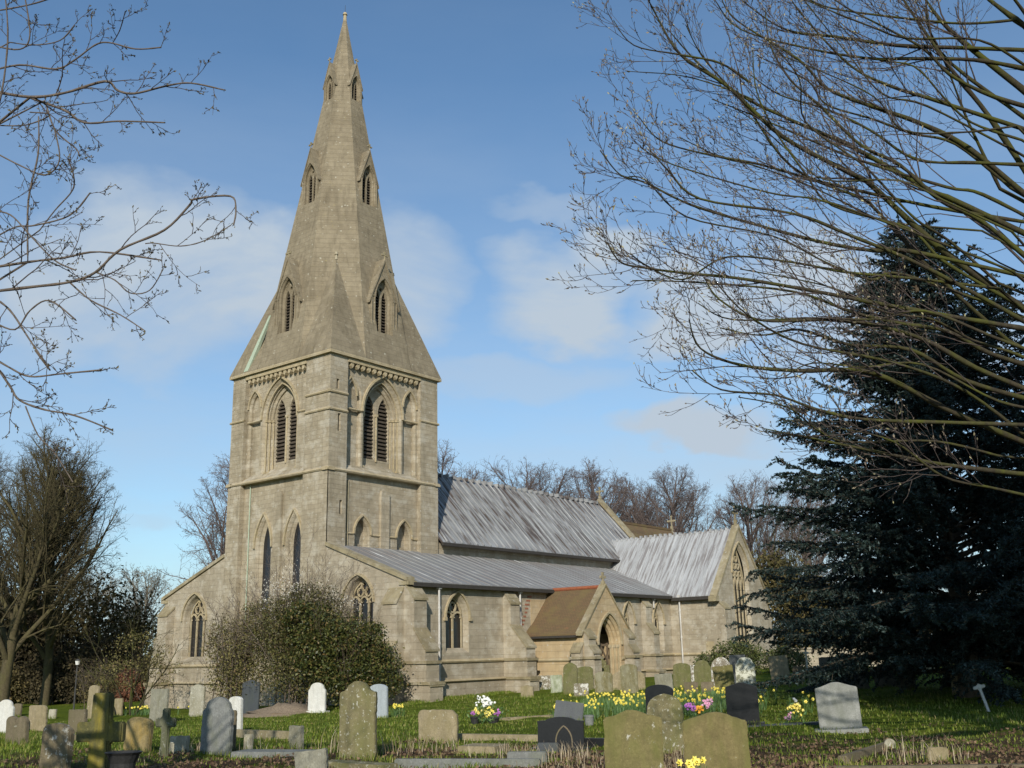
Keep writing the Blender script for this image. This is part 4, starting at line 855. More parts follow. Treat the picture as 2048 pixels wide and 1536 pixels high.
# aisle roof with rolls
def ribs(mb,p0,p1,q0,q1,n,w=.045,h=.05,up=(0,0,1),jit=0):
    p0,p1,q0,q1=map(Vector,(p0,p1,q0,q1)); U=Vector(up)
    for i in range(n):
        t=(i+.5)/n; a=p0.lerp(p1,t); b=q0.lerp(q1,t); s=(p1-p0).normalized()*w
        mb.add([a-s,a+s,b+s,b-s,a-s*.5+U*h,a+s*.5+U*h,b+s*.5+U*h,b-s*.5+U*h],[(0,1,5,4),(1,2,6,5),(2,3,7,6),(3,0,4,7),(4,5,6,7)])
m=MB()
def aroof(m,a0,a1,b0,z0,b1,z1,th=.1):
    m.add([(a0,b0,z0),(a1,b0,z0),(a1,b1,z1),(a0,b1,z1),(a0,b0,z0-th),(a1,b0,z0-th),(a1,b1,z1-th),(a0,b1,z1-th)],[(0,1,2,3),(4,5,6,7),(0,1,5,4),(1,2,6,5),(2,3,7,6),(3,0,4,7)])
zr=lambda b:6.85+b*.375
aroof(m,.4,26.,0.15,zr(.15),-WA-.28,zr(-WA-.28)); ribs(m,(.6,0.1,zr(.1)),(25.6,.1,zr(.1)),(.6,-WA-.26,zr(-WA-.26)),(25.6,-WA-.26,zr(-WA-.26)),36,.032,.03)
o=m.build('aisle_roof','aisle lead',CH); o['label']='shallow lead roof of the south aisle'
m=MB(); aroof(m,.4,26.,7.85,zr(.15),13.5,zr(-WA-.28)); m.build('aisle_roof','aisle lead',CH)
m=MB(); zg=zr(-WA-.28)
m.box(.3,8.98+.0,-WA-.36,-WA-.20,zg-.22,zg-.04); m.box(13.2,23.7,-WA-.36,-WA-.20,zg-.22,zg-.04); m.box(8.98,13.2,-WA-.36,-WA-.2,zg-.22,zg-.04)
build_split(m,'gutter','gutter',CH)
# buttresses
def butt(name,T,w,prof,label=None,caps=True,mat='aisle stone'):
    """T maps (across,out,z); prof = list of (out,z) from top to bottom outline"""
    m=MB(); P=[(0,prof[0][1])]+prof+[(0,prof[-1][1])]
    m.prism([(o,z) for o,z in P],0,w,lambda s,d,z:T(d,s,z)); b=m.build(name,mat,CH,bev=.012)
    if label: b['label']=label
    c=MB()
    for (o0,z0),(o1,z1) in zip(prof[:-1],prof[1:]):
        if o1>o0+.02 and z0-z1>.05:
            g=.035; c.add([T(-g,o0-.03,z0+.05),T(w+g,o0-.03,z0+.05),T(w+g,o1+.06,z1+.03),T(-g,o1+.06,z1+.03),T(-g,o0-.03,z0-.04),T(w+g,o0-.03,z0-.04),T(w+g,o1+.06,z1-.07),T(-g,o1+.06,z1-.07)],[(0,1,2,3),(4,5,6,7),(0,1,5,4),(1,2,6,5),(2,3,7,6),(3,0,4,7)])
    for z,o in ((1.24,None),(.36,None)):
        o=max([oo for (oo,zz) in prof if zz>=z-.3] or [0]); 
        c.box(-.07,w+.07,0.0,o+.08,z-.06,z+.07,T)
    build_split(c,'weathering','old coping',b)
    return b
pf=[(.02,4.75),(.62,4.0),(.62,2.72),(1.30,1.76),(1.30,1.24),(1.36,1.2),(1.36,.4),(1.58,.3),(1.58,-1.2)]
butt('buttress',lambda x,o,z:(.02+x,-WA-o,z),.85,pf,'stepped buttress at the south-west corner, facing south')
butt('buttress',lambda x,o,z:(-o,-WA+.02+x,z),.9,[(.02,4.5),(.4,3.85),(.4,2.2),(.75,1.6),(.75,1.24),(.8,1.2),(.8,.4),(1.0,.3),(1.0,-1.2)],'stepped buttress at the south-west corner, facing west')
pf2=[(.02,4.62),(.32,4.2),(.5,3.95),(.5,2.9),(1.42,1.82),(1.42,1.24),(1.46,1.2),(1.46,.4),(1.6,.3),(1.6,-1.2)]
butt('buttress',lambda x,o,z:(7.05+x,-WA-o,z),.75,pf2,'stepped aisle buttress just left of the porch')
butt('buttress',lambda x,o,z:(20.2+x,-WA-o,z),.65,[(.02,4.5),(.35,4.1),(.35,3.1),(.8,2.5),(.8,1.24),(.85,1.2),(.85,.4),(1.0,.3),(1.0,-1.2)],'narrow buttress between porch and transept')
butt('buttress',lambda x,o,z:(.02+x,13.24+o,z),.85,[(.02,4.5),(.62,3.95),(.62,2.85),(.95,2.6),(.95,1.24),(1.0,1.2),(1.0,.4),(1.2,.3),(1.2,-1.4)],'buttress at the far north-west corner, facing north')
butt('buttress',lambda x,o,z:(-o,12.3+x,z),.9,[(.02,4.4),(.45,3.95),(.45,1.9),(.7,1.5),(.7,1.24),(.75,1.2),(.75,.4),(.95,.3),(.95,-1.4)],'buttress at the far north-west corner, facing west')
# downpipes
def pipe(p,z0,z1,label,r=.05,kink=None):
    m=MB(); x,y=p; m.cyl((x,y,z0),(x,y,z1),r,k=8); m.box(x-.1,x+.1,y-.09,y+.09,z1-.02,z1+.2)
    z=z0+.9
    while z<z1: m.cyl((x,y,z),(x,y,z+.1),r*1.35,k=8); z+=1.6
    o=m.build('downpipe','pipe white',CH,smooth=False); o['label']=label
pipe((2.12,-WA-.22),-.5,4.52,'white downpipe beside the south-west corner buttress'); pipe((8.28,-WA-.16),2.3,4.5,'white downpipe above the porch roof, west side')
pipe((19.0-.4+2.9,-WA-.14),4.0,4.5,'short white downpipe under the eaves right of the porch'); pipe((23.55,-6.0),-.3,4.6,'white downpipe on the transept west wall')
# ---- nave
m=MB(); NW_=MB()
RZ=12.2; EZ=7.52
NW_.box(7.9,30.6,0.12,7.88,4,EZ-.02)
NW_.add([(30.6,-.1,4),(30.6,8.1,4),(30.6,8.1,EZ),(30.6,4,RZ+.15),(30.6,-.1,EZ),(30.15,-.1,4),(30.15,8.1,4),(30.15,8.1,EZ),(30.15,4,RZ+.15),(30.15,-.1,EZ)],[(0,1,2,3,4),(5,6,7,8,9),(0,1,6,5),(1,2,7,6),(2,3,8,7),(3,4,9,8),(4,0,5,9)])
o=NW_.build('nave_wall','aisle stone',CH)
m=MB(); slope=(RZ-EZ)/4.3
aroof(m,8.02,30.15,4,RZ,-.3,EZ-.02); aroof(m,8.02,30.15,4,RZ-.005,8.3,EZ-.02)
ribs(m,(8.15,3.98,RZ),(30.1,3.98,RZ),(8.15,-.3,EZ),(30.1,-.3,EZ),35,.04,.06,(0,-.7,.7))
rg=np.random.default_rng(3)
for i in range(36): # rolls end at uneven heights over the ridge
    a=8.15+i*22/36; m.box(a-.07,a+.07,3.7,4.12,RZ-.12,RZ+.05+.1*rg.random())
for i in range(35): # lapped sheet joints
    for j in range(2):
        t=rg.uniform(.2,.8); a=8.15+(i+.5+.03)*21.95/35; b=4-4.3*t; z=RZ-(RZ-EZ+.02)*t
        m.add([(a-.26,b,z+.006),(a+.26,b,z+.006),(a+.26,b-.05,z+.006),(a-.26,b-.05,z+.006),(a-.26,b,z+.02),(a+.26,b,z+.02),(a+.26,b-.03,z-.0+.0),(a-.26,b-.03,z)],[(4,5,6,7),(0,3,7,4),(1,2,6,5)])
o=m.build('nave_roof','nave lead',CH); o['label']='steep ribbed lead roof of the nave'
m=MB(); m.box(8.02,30.1,-.40,-.27,EZ-.22,EZ-.05); build_split(m,'gutter','gutter',CH)
m=MB()
for s in (-1,1):
    e0=(4-0)*1.06
    m.add([(30.05,4,RZ+.12),(30.7,4,RZ+.12),(30.7,4+s*4.5,EZ-.15),(30.05,4+s*4.5,EZ-.15),(30.05,4,RZ+.34),(30.7,4,RZ+.34),(30.7,4+s*4.5,EZ+.07),(30.05,4+s*4.5,EZ+.07)],[(0,1,2,3),(4,5,6,7),(0,3,7,4),(1,2,6,5),(2,3,7,6)])
build_split(m,'coping','old coping',CH); finial(CH,(30.35,4,RZ+.35),.85,rot=math.pi/2)
# ---- chancel
m=MB(); m.box(30.5,41,.6,7.4,-1,7.2); m.prism([(.6,7.2),(7.4,7.2),(4,11.0)],40.6,41,lambda s,d,z:(d,s,z)); m.build('chancel_wall','aisle stone',CH)
m=MB(); aroof(m,30.62,40.7,4,11.0,.3,7.0); aroof(m,30.62,40.7,4,10.995,7.7,7.0); m.build('chancel_roof','brown tile',CH)
m=MB(); m.box(30.7,40.7,3.9,4.1,10.95,11.12); m.build('ridge_tiles','brown tile',CH); finial(CH,(40.9,4,11.05),1.1,rot=math.pi/2)
# ---- transept
BT=-8.57; A0,A1,AM,TE,TR=23.74,30.6,27.17,4.8,8.97
TW_=MB(); TT=MB()
TWw=lambda s,d,z:(A0+d,s,z); TS_=lambda s,d,z:(s,BT+d,z)
wall(TW_,TWw,rect(BT,-3,-1,TE),[],0)
tw=(27.0,1.12,1.5,6.1,8.0)
wall(TW_,TS_,[(A0,-1),(A1,-1),(A1,TE),(AM,TR+.1),(A0,TE)],[recess(*tw,.22,.14)],0)
TW_.box(A1-.4,A1,BT+.42,0,-1,TE); 
TW_.build('transept_wall','aisle stone',CH)
tracery2('transept_window',TS_,27.0,.98,1.72,5.1,7.82,.22,'tall four-light window with net tracery in the transept gable',4)
hood(TT,TS_,27.0,1.2,6.1,8.1,0,.09,.09)
string(TT,TWw,BT,-WA,1.22,.14,.11,0,.05); string(TT,TS_,A0,A1,1.22,.14,.11,0,.05)
TT.box(A0-.1,A0+.05,BT,-WA,-1.2,.36); TT.box(A0,A1,BT-.1,BT+.05,-1.2,.36)
TT.box(A0-.04,A0+.06,-8.1,-7.55,1.24,1.95)
build_split(TT,'moulding','dressed stone',CH)
m=MB()
for s in (-1,1):
    e=AM+s*(AM-A0+.28); ze=TE-.12
    m.add([(AM,BT+.3,TR),(e,BT+.3,ze),(e,2.2,ze),(AM,2.2,TR),(AM,BT+.3,TR-.1),(e,BT+.3,ze-.1),(e,2.2,ze-.1),(AM,2.2,TR-.1)],[(0,1,2,3),(4,5,6,7),(0,1,5,4),(2,3,7,6),(1,2,6,5)])
ribs(m,(AM,BT+.35,TR),(AM,1.3,TR),(A0-.28,BT+.35,TE-.12),(A0-.28,1.3,TE-.12),17,.035,.05,(-.7,0,.7))
for i in range(26): 
    b=BT+.4+i*.38; m.box(AM-.12,AM+.1,b-.07,b+.07,TR-.1,TR+.03+.12*rg.random())
o=m.build('transept_roof','transept lead',CH); o['label']='pale lead roof of the south transept'
m=MB(); m.box(A0-.38,A0-.22,BT+.1,-WA-.3,TE-.36,TE-.16); build_split(m,'gutter','gutter',CH)
m=MB()
for s in (-1,1):
    e=AM+s*(AM-A0+.3)
    m.add([(AM,BT-.08,TR+.05),(AM,BT+.4,TR+.05),(e,BT+.4,TE-.32),(e,BT-.08,TE-.32),(AM,BT-.08,TR+.26),(AM,BT+.4,TR+.26),(e,BT+.4,TE-.12),(e,BT-.08,TE-.12)],[(0,1,2,3),(4,5,6,7),(0,3,7,4),(1,2,6,5),(2,3,7,6)])
    m.box(e-.2,e+.2,BT-.14,BT+.4,TE-.5,TE-.18)
build_split(m,'coping','old coping',CH); finial(CH,(AM,BT+.15,TR+.25),1.15)
butt('buttress',lambda x,o,z:(A0+.0+x,BT-o,z),.8,[(.02,4.3),(.4,3.9),(.4,1.5),(.6,1.3),(.6,-1.2)],'transept buttress at its left corner')
butt('buttress',lambda x,o,z:(A1+o,BT+.02+x,z),.8,[(.02,4.3),(.5,3.3),(.5,2.6),(1.0,2.2),(1.0,-1.2)],'transept buttress at its far right corner')
# ---- porch
PX0,PX1,PB=8.95,13.2,-8.75; PC=(PX0+PX1)/2; PE,PR=2.42,4.70
P=MB(); TP=lambda s,d,z:(s,PB+d,z); TPw=lambda s,d,z:(PX0+d,s,z)
wall(P,TPw,rect(PB,-WA,-1,PE+.05),[],0); P.box(PX1-.35,PX1,PB,-WA,-1,PE)
ac=PC+.18
oo=[(arch(ac,1.02,.25,1.85,3.32),0),(arch(ac,.96,.25,1.85,3.24),.08),(arch(ac,.96,.25,1.85,3.24),.16),(arch(ac,.84,.25,1.85,3.08),.22),(arch(ac,.84,.25,1.85,3.08),.30),(arch(ac,.72,.25,1.85,2.92),.36),(arch(ac,.72,.25,1.85,2.92),.5)]
oo=[([ (x,z if z>.3 else -.3) for x,z in p],d) for p,d in oo]
wall(P,TP,[(PX0,-1),(PX1,-1),(PX1,PE+.1),(PC,PR+.1),(PX0,PE+.1)],[oo],0)
P.box(PX0+.36,PX1-.36,-WA-.04,-WA-.02,-1,4.2)
o=P.build('porch','ashlar warm',CH); 
TPm=MB()
hood(TPm,TP,ac,1.1,1.85,3.44,0,.1,.1); string(TPm,TPw,PB,-WA,1.15,.12,.09,0,.05); string(TPm,TP,PX0,ac-1.05,1.15,.12,.09,0,.05); string(TPm,TP,ac+1.05,PX1,1.15,.12,.09,0,.05)
TPm.box(PX0-.1,PX0+.05,PB-.1,-WA,-1.2,.36); TPm.box(PX0,ac-1.1,PB-.1,PB+.05,-1.2,.36); TPm.box(ac+1.1,PX1,PB-.1,PB+.05,-1.2,.36)
for sx in (-1,1):
    for hw,dd in ((.98,.12),(.86,.26),(.74,.43)):
        x=ac+sx*(hw-.02); TPm.cyl(TP(x,dd,-.2),TP(x,dd,1.72),.05,k=8); TPm.box(x-.08,x+.08,dd-.08,dd+.08,1.7,1.86,TP)
TPm.build('moulding','dressed stone',o)
m=MB()
for s in (-1,1):
    e=PC+s*(PC-PX0+.22); ze=PE-.02
    vs=[]
    # roof with a slightly sprocketed foot
    k=[(PC,PR),(PC+s*(PC-PX0)*.72,PR-(PR-PE)*.70),(e,ze)]
    for (x,z) in k: vs+=[(x,PB+.3,z),(x,-WA+.3,z)]
    for (x,z) in k: vs+=[(x,PB+.3,z-.09),(x,-WA+.3,z-.09)]
    m.add(vs,[(0,1,3,2),(2,3,5,4),(6,7,9,8),(8,9,11,10),(4,5,11,10),(0,2,8,6),(2,4,10,8)])
r=m.build('porch_roof','brown tile',CH)
m=MB(); m.cyl((PC,PB+.32,PR+.03),(PC,-WA+.2,PR+.03),.1,k=8); m.build('ridge_tiles','ridge red',r)
m=MB(); m.box(PX0-.26,PX0-.1,PB+.3,-WA-.5,PE-.2,PE-.09); m.build('gutter','gutter',r)
m=MB()
for s in (-1,1):
    e=PC+s*(PC-PX0+.2)
    m.add([(PC,PB-.07,PR+.08),(PC,PB+.34,PR+.08),(e,PB+.34,PE-.12),(e,PB-.07,PE-.12),(PC,PB-.07,PR+.18),(PC,PB+.34,PR+.18),(e,PB+.34,PE-.0),(e,PB-.07,PE-.0)],[(0,1,2,3),(4,5,6,7),(0,3,7,4),(1,2,6,5),(2,3,7,6)])
build_split(m,'coping','old coping',CH); finial(CH,(PC,PB+.12,PR+.15),.55)
for x,lb in ((PX0-.0,'left'),(PX1-.62,'right')):
    butt('porch_buttress',lambda a,o,z,x=x:(x+a,PB-o,z),.62,[(.02,2.62),(.32,2.2),(.32,1.85),(.55,1.5),(.55,1.15),(.6,1.1),(.6,.35),(.75,.28),(.75,-1)],'small stepped buttress on the %s of the porch arch'%lb,mat='aisle stone')
butt('porch_buttress',lambda a,o,z:(PX0-o,PB+.02+a,z),.55,[(.02,1.95),(.3,1.55),(.3,1.15),(.34,1.1),(.34,.35),(.45,.28),(.45,-1)],'low buttress on the west side of the porch',mat='aisle stone')
g=MB() # timber gate leaves
gx0,gx1=ac-.70,ac+.70; gd=.55
for x in (gx0,ac-.05,ac+.0,gx1-.09): g.box(x,x+.09,gd,gd+.07,.05,1.95,TP)
for z in (.1,.95,1.78): g.box(gx0,gx1,gd+.01,gd+.06,z,z+.12,TP)
for s0,s1 in ((gx0+.05,ac-.02),(gx1-.05,ac+.05)):
    strip(g,TP,[(s0,1.0),(s1,1.8)],.09,gd+.012,gd+.055); strip(g,TP,[(s0,.15),(s1,.95)],.09,gd+.012,gd+.055)
g.build('gate','gate wood',CH)
d=MB(); o=arch(PC,.65,-.3,1.6,2.5); d.add([Sx(x,-.06,z) for x,z in o]+[Sx(x,-.0,z) for x,z in o],[tuple(range(len(o)))]); d.build('door','roof timber',CH)
# toothed red brick patch left of the porch roof
b=MB(); rr=random.Random(4)
for k in range(9):
    z=2.7+k*.2; a=8.75+(z-2.4)*.5-.1
    b.box(a-.35-.2*rr.random(),a-.15,-WA-.012,-WA+.05,z,z+.09)
b.build('brick_patch','red brick',CH)
# ---------------------------------------------------------------- gravestones
def profile(sh,w,h):
    a=w/2
    def arc(cx,cz,rx,rz,t0,t1,n): return [(cx+rx*math.cos(R(t0+(t1-t0)*i/n)),cz+rz*math.sin(R(t0+(t1-t0)*i/n))) for i in range(n+1)]
    if sh=='flat': return [(-a,0),(a,0),(a,h),(-a,h*.99)]
    if sh=='taper': return [(-a*.8,0),(a*.75,0),(a,h),(-a,h)]
    if sh=='chamfer': c=min(.13*w,.12); return [(-a,0),(a,0),(a,h-c),(a-c,h),(-a+c*.5,h),(-a,h-c*.5)]
    if sh=='round': return [(-a,0),(a,0)]+arc(0,h-a*.85,a,a*.85,0,180,14)
    if sh=='seg': r=w*.2; return [(-a,0),(a,0)]+arc(0,h-r,a,r,0,180,12)
    if sh=='shoulder': s=w*.11; r=w*.26; return [(-a,0),(a,0),(a,h-r-s),(a-s,h-r)]+arc(0,h-r,a-s,r,8,172,12)+[(-a+s,h-r),(-a,h-r-s)]
    if sh=='ogee': s=w*.16; r=w*.27; return [(-a,0),(a,0),(a,h-r)]+[(a-s*.5,h-r+.005),(a-s,h-r+s*.35)]+arc(0,h-r,a-s*1.15,r,22,158,12)+[(-a+s,h-r+s*.35),(-a+s*.5,h-r+.005),(-a,h-r)]
    if sh=='peak': r=w*.13; return [(-a,0),(a,0),(a,h-r),(a*.7,h-r*.72),(a*.4,h-r*.32),(a*.18,h-.04*r),(0,h),(-a*.18,h-.04*r),(-a*.4,h-r*.32),(-a*.7,h-r*.72),(-a,h-r)]
    if sh=='gothic': return [(-a,0),(a,0)]+[(x,z) for x,z in arch(0,a,0,h-a*1.1,h,6)[2:]]
    if sh=='double': return [(-a,0),(a,0)]+arc(a/2,h-a*.3,a/2,a*.3,0,180,8)+arc(-a/2,h-a*.3,a/2,a*.3,0,180,8)[1:]
    if sh=='gable3': return [(-a,0),(a,0),(a,h*.72),(a*.62,h*.72),(a*.62,h*.84),(a*.3,h*.9),(0,h),(-a*.3,h*.9),(-a*.62,h*.84),(-a*.62,h*.72),(-a,h*.72)]
    if sh=='wide': return [(-a,0),(a,0),(a*.96,h*.83),(a,h*.85),(a,h*.88),(a*.66,h*.9)]+arc(0,h*.88,a*.64,h*.12,5,175,10)+[(-a*.66,h*.9),(-a,h*.88),(-a,h*.85),(-a*.96,h*.83)]
    if sh=='slantplain': return [(-a,0),(a,0),(a*.92,h),(-a,h*1.02)]
def set_leaf(o,x,y,z,phi,lean,tilt=0):
    o.location=(x,y,z); o.rotation_euler=(R(tilt),R(lean),R(phi))
tl=random.Random(5); FOOT=[]
def stone(x,y,z,w,h,t,sh,mt,phi,lean,lab):
    base='dark granite' ; plinthy=mt in('blackgranite','greystone') or (mt=='slate' and sh!='slantplain') or lab.startswith('clean')
    m=MB(); p=profile(sh,w,h); p=[(a,-.35 if b==0 else b) for a,b in p]
    FOOT.append((x,y,w,t,phi))
    if mt not in('white','slate','blackgranite','paleblue','greystone'):
        q=[]
        for (u0,v0),(u1,v1) in zip(p,p[1:]+p[:1]):
            n=max(1,int(math.hypot(u1-u0,v1-v0)/.055)) if v0>-.3 or v1>-.3 else 1
            for i in range(n): q.append((u0+(u1-u0)*i/n+tl.gauss(0,.0045),v0+(v1-v0)*i/n+tl.gauss(0,.0045)))
        for _ in range(tl.choice((0,1,1,2))):
            i=tl.randrange(2,len(q)-2) if len(q)>6 else 2; q[i]=(q[i][0]*.975,q[i][1]-.018*(q[i][1]>.1))
        p=q
    m.prism(p,-t/2,t/2,lambda s,d,zz:(s,d,zz))
    if plinthy:
        root=empty('gravestone',(0,0,0),0,lab,'gravestone'); set_leaf(root,x,y,z+bumpz(x,y),phi,lean*.6,tl.uniform(-2,2))
        m.build('headstone','gs '+mt,root,bev=.012); b=MB(); b.box(-w/2-.1,w/2+.1,-t/2-.13,t/2+.13,-.3,.07); b.build('plinth','gs '+mt,root,bev=.01)
        if sh=='wide':
            q=MB(); strip(q,lambda s,d,zz:(s,d,zz),archline(.07*w,w*.17,h*.3,h*.74,8,h*.25),.022,-t/2-.012,-t/2+.002); q.build('carved_arch','gs brown',root)
        return root
    o=m.build('gravestone','gs '+mt,None,bev=.014); tag(o,lab,'gravestone'); set_leaf(o,x,y,z+bumpz(x,y),phi,lean,tl.uniform(-3,3) if sh!='slantplain' else -16)
    return o
for s in STONES: stone(*s)
for (x,y,z,w,h,sw,za,at,mt,phi,lean,lab) in CROSSES:
    m=MB(); a=w/2; s=sw/2; t=at*.42
    m.prism([(-s*1.1,-.3),(s*1.1,-.3),(s,za-at/2),(a,za-at/2),(a,za+at/2),(s,za+at/2),(s*.95,h),(-s*.95,h),(-s,za+at/2),(-a,za+at/2),(-a,za-at/2),(-s,za-at/2)],-t/2,t/2,lambda q,d,zz:(q,d,zz))
    o=m.build('stone_cross','gs '+mt,None,bev=.02); tag(o,lab,'grave cross'); set_leaf(o,x,y,z,phi,lean)
# kerbs and flat slabs
def kerb(p0,p1,w,h,mt,lab,name='grave_kerb'):
    p0=Vector((*p0,0));p1=Vector((*p1,0)); d=p1-p0; L=d.length; m=MB(); m.box(0,L,-w/2,w/2,-.25,h)
    o=m.build(name,'gs '+mt,None,bev=.015); o.location=(p0.x,p0.y,gz(p0.x,p0.y)); o.rotation_euler=(0,-math.atan2(gz(p1.x,p1.y)-gz(p0.x,p0.y),L),math.atan2(d.y,d.x)); tag(o,lab,'kerb')
kerb((-6.5,24.3),(-4.75,22.6),.12,.17,'tan','long low kerb stone running from the slim white headstone to the square stump')
kerb((4.65,15.6),(6.0,17.6),.12,.1,'brown','kerb stone running back from the tiny stump at bottom right')
kerb((-.95,18.6),(-.3,18.3),.6,.12,'tan','tilted tan ledger stone in the litter before the clipped tan headstone')
kerb((-.2,17.0),(.42,16.9),.14,.13,'bluegrey','short grey kerb block at the bottom centre')
kerb((.3,18.3),(.65,18.2),.1,.15,'slate','tiny dark granite block left of the black memorial')
kerb((-1.9,16.4),(.3,15.9),.12,.12,'bluegrey','grey kerb along the bottom edge between the tallest stone and the black memorial')
kerb((-3.0,16.6),(-1.9,15.8),.35,.1,'lichen','mossy flat ledger at the foot of the tallest stone')
kerb((-4.9,18.7),(-3.5,18.3),.5,.1,'bluegrey','weathered blue-grey ledger between the rounded grey stone and the tallest one')
kerb((-.5,28.4),(1.0,29.2),.2,.06,'tan','flat pinkish kerb on the lawn right of the white bouquet')
kerb((4.4,22.4),(6.9,23.3),.25,.05,'slate','thin dark kerb in front of the tall dark granite headstone')
kerb((.9,19.0),(2.2,18.5),.12,.16,'blackgranite','black granite kerb running right from the black memorial')
kerb((-1.3,21.6),(.6,20.6),.2,.1,'tan','sunken tan kerb behind the black memorial and the clipped tan stone')
kerb((4.0,14.5),(7.0,14.2),.15,.08,'brown','long mossy kerb at the very bottom right corner')
kerb((-10.3,24.6),(-8.8,24.0),.14,.14,'brown','brown kerb behind the mossy yellow cross')
# dark planter / urn in front of the big cross
m=MB(); k=16; 
prof=[(.06,0),(.13,.02),(.15,.1),(.16,.22),(.2,.3),(.24,.33),(.22,.335),(.17,.29)]
for i,(r,z) in enumerate(prof): m.v+=[(r*math.cos(6.283*j/k),r*.8*math.sin(6.283*j/k),z) for j in range(k)]
for i in range(len(prof)-1): m.f+=[(i*k+j,i*k+(j+1)%k,(i+1)*k+(j+1)%k,(i+1)*k+j) for j in range(k)]
m.f.append(tuple(range((len(prof)-1)*k,len(prof)*k))); o=m.build('stone_urn','planter black',None,smooth=False); o.location=(-5.05,13.7,.08); tag(o,'black flared urn in front of the mossy stone cross','urn')
o.scale=(1.0,1.0,1.2)
# earth mound
m=MB(); n=14; rg=np.random.default_rng(2); V=[];F=[]
for j in range(6):
    r=.25+j*.22
    for i in range(n):
        t=6.283*i/n; V.append((r*1.5*math.cos(t)*(1+.12*rg.normal()),r*math.sin(t)*(1+.1*rg.normal()),.45*math.exp(-(r/.7)**2)+.04*rg.normal()-(.12 if j==5 else 0)))
for j in range(5):
    for i in range(n): F.append((j*n+i,j*n+(i+1)%n,(j+1)*n+(i+1)%n,(j+1)*n+i))
m.v=V; m.f=F+[tuple(range(n-1,-1,-1))]; o=m.build('earth_mound','mound earth',None,smooth=True); o.location=(-9.3,42.6,gz(-9.3,42.6)); tag(o,'small earth mound at the foot of the dark bush','mound')
# black vase
m=MB(); m.cyl((0,0,0),(0,0,.2),.09,.11,12); m.cyl((0,0,.2),(0,0,.24),.12,.12,12); o=m.build('grave_vase','gs bluegrey'); o.location=(1.6,24.6,gz(1.6,24.6)); tag(o,'small round grey grave vase right of the leaning slate slab','vase')
# ---------------------------------------------------------------- flowers
def bouquet(x,y,name,lab,groups,pot=None,leafn=160,leafr=.25,leafz=.22,seed=1):
    rng=np.random.default_rng(seed); z=gz(x,y)+bumpz(x,y); root=empty(name,(x,y,z),0,lab,'flowers')
    P=rng.normal(size=(leafn,3))*np.array([leafr*.5,leafr*.4,leafz*.4])+np.array([0,0,leafz*.7]); P[:,2]=abs(P[:,2])
    cards('foliage',P,.05,'daff leaf',rng,root,.3)
    for mat,cx,cz,r,n in groups:
        V=[];F=[]
        for i in range(n):
            c=np.array([cx,-.05,cz])+rng.normal(size=3)*np.array([r,r*.7,r*.75])*.55; nv=nrm(np.array([rng.normal()*.5,-.8,.5+.3*rng.normal()])); a=nrm(np.cross(nv,[0,0,1.])); b=np.cross(nv,a)
            for k in range(6):
                t=k*1.047; d=a*math.cos(t)+b*math.sin(t); e=a*math.cos(t+.5)+b*math.sin(t+.5); f=a*math.cos(t-.5)+b*math.sin(t-.5); s=.028
                i0=len(V); V+=[c,c+e*s*.7+nv*.01,c+d*s*1.4,c+f*s*.7+nv*.01]; F.append((i0,i0+1,i0+2,i0+3))
        mesh_np('petals',V,F,mat,root)
    if pot:
        for (px,pr,ph) in pot:
            m=MB(); m.cyl((px,0,-.05),(px,0,ph),pr*.8,pr,12); m.cyl((px,0,ph-.02),(px,0,ph+.01),pr*1.08,pr*1.08,12); m.build('pot','planter black',root)
    return root
bouquet(-.85,27.0,'flower_bouquet','large white bouquet with yellow and dark purple pansies in pots on the lawn',[('petal white',.0,.52,.17,60),('petal yellow',.12,.28,.13,22),('petal yellow',-.22,.28,.1,16),('petal purple',-.32,.26,.05,8),('petal purple',.3,.24,.06,10)],[(-.28,.11,.15),(.2,.14,.12)],220,.5,.3,3)
bouquet(4.15,24.6,'flower_bouquet','purple and pink flowers with an orange centre left of the tall dark granite stone',[('petal purple',-.22,.33,.11,34),('petal orange',-.02,.28,.08,22),('petal pink',.18,.38,.11,34)],None,120,.35,.25,4)
bouquet(5.9,22.9,'flower_bouquet','yellow and pink mixed flowers just right of the tall dark granite stone',[('petal yellow',0,.35,.13,34),('petal pink',-.15,.18,.08,12),('petal white',.0,.5,.06,8)],None,90,.3,.25,5)
bouquet(6.6,22.6,'flower_bouquet','dark pot of white, yellow and purple flowers on the thin kerb',[('petal white',-.05,.42,.1,14),('petal yellow',-.1,.36,.1,14),('petal purple',.12,.38,.08,12)],[(0,.14,.2)],80,.24,.3,6)
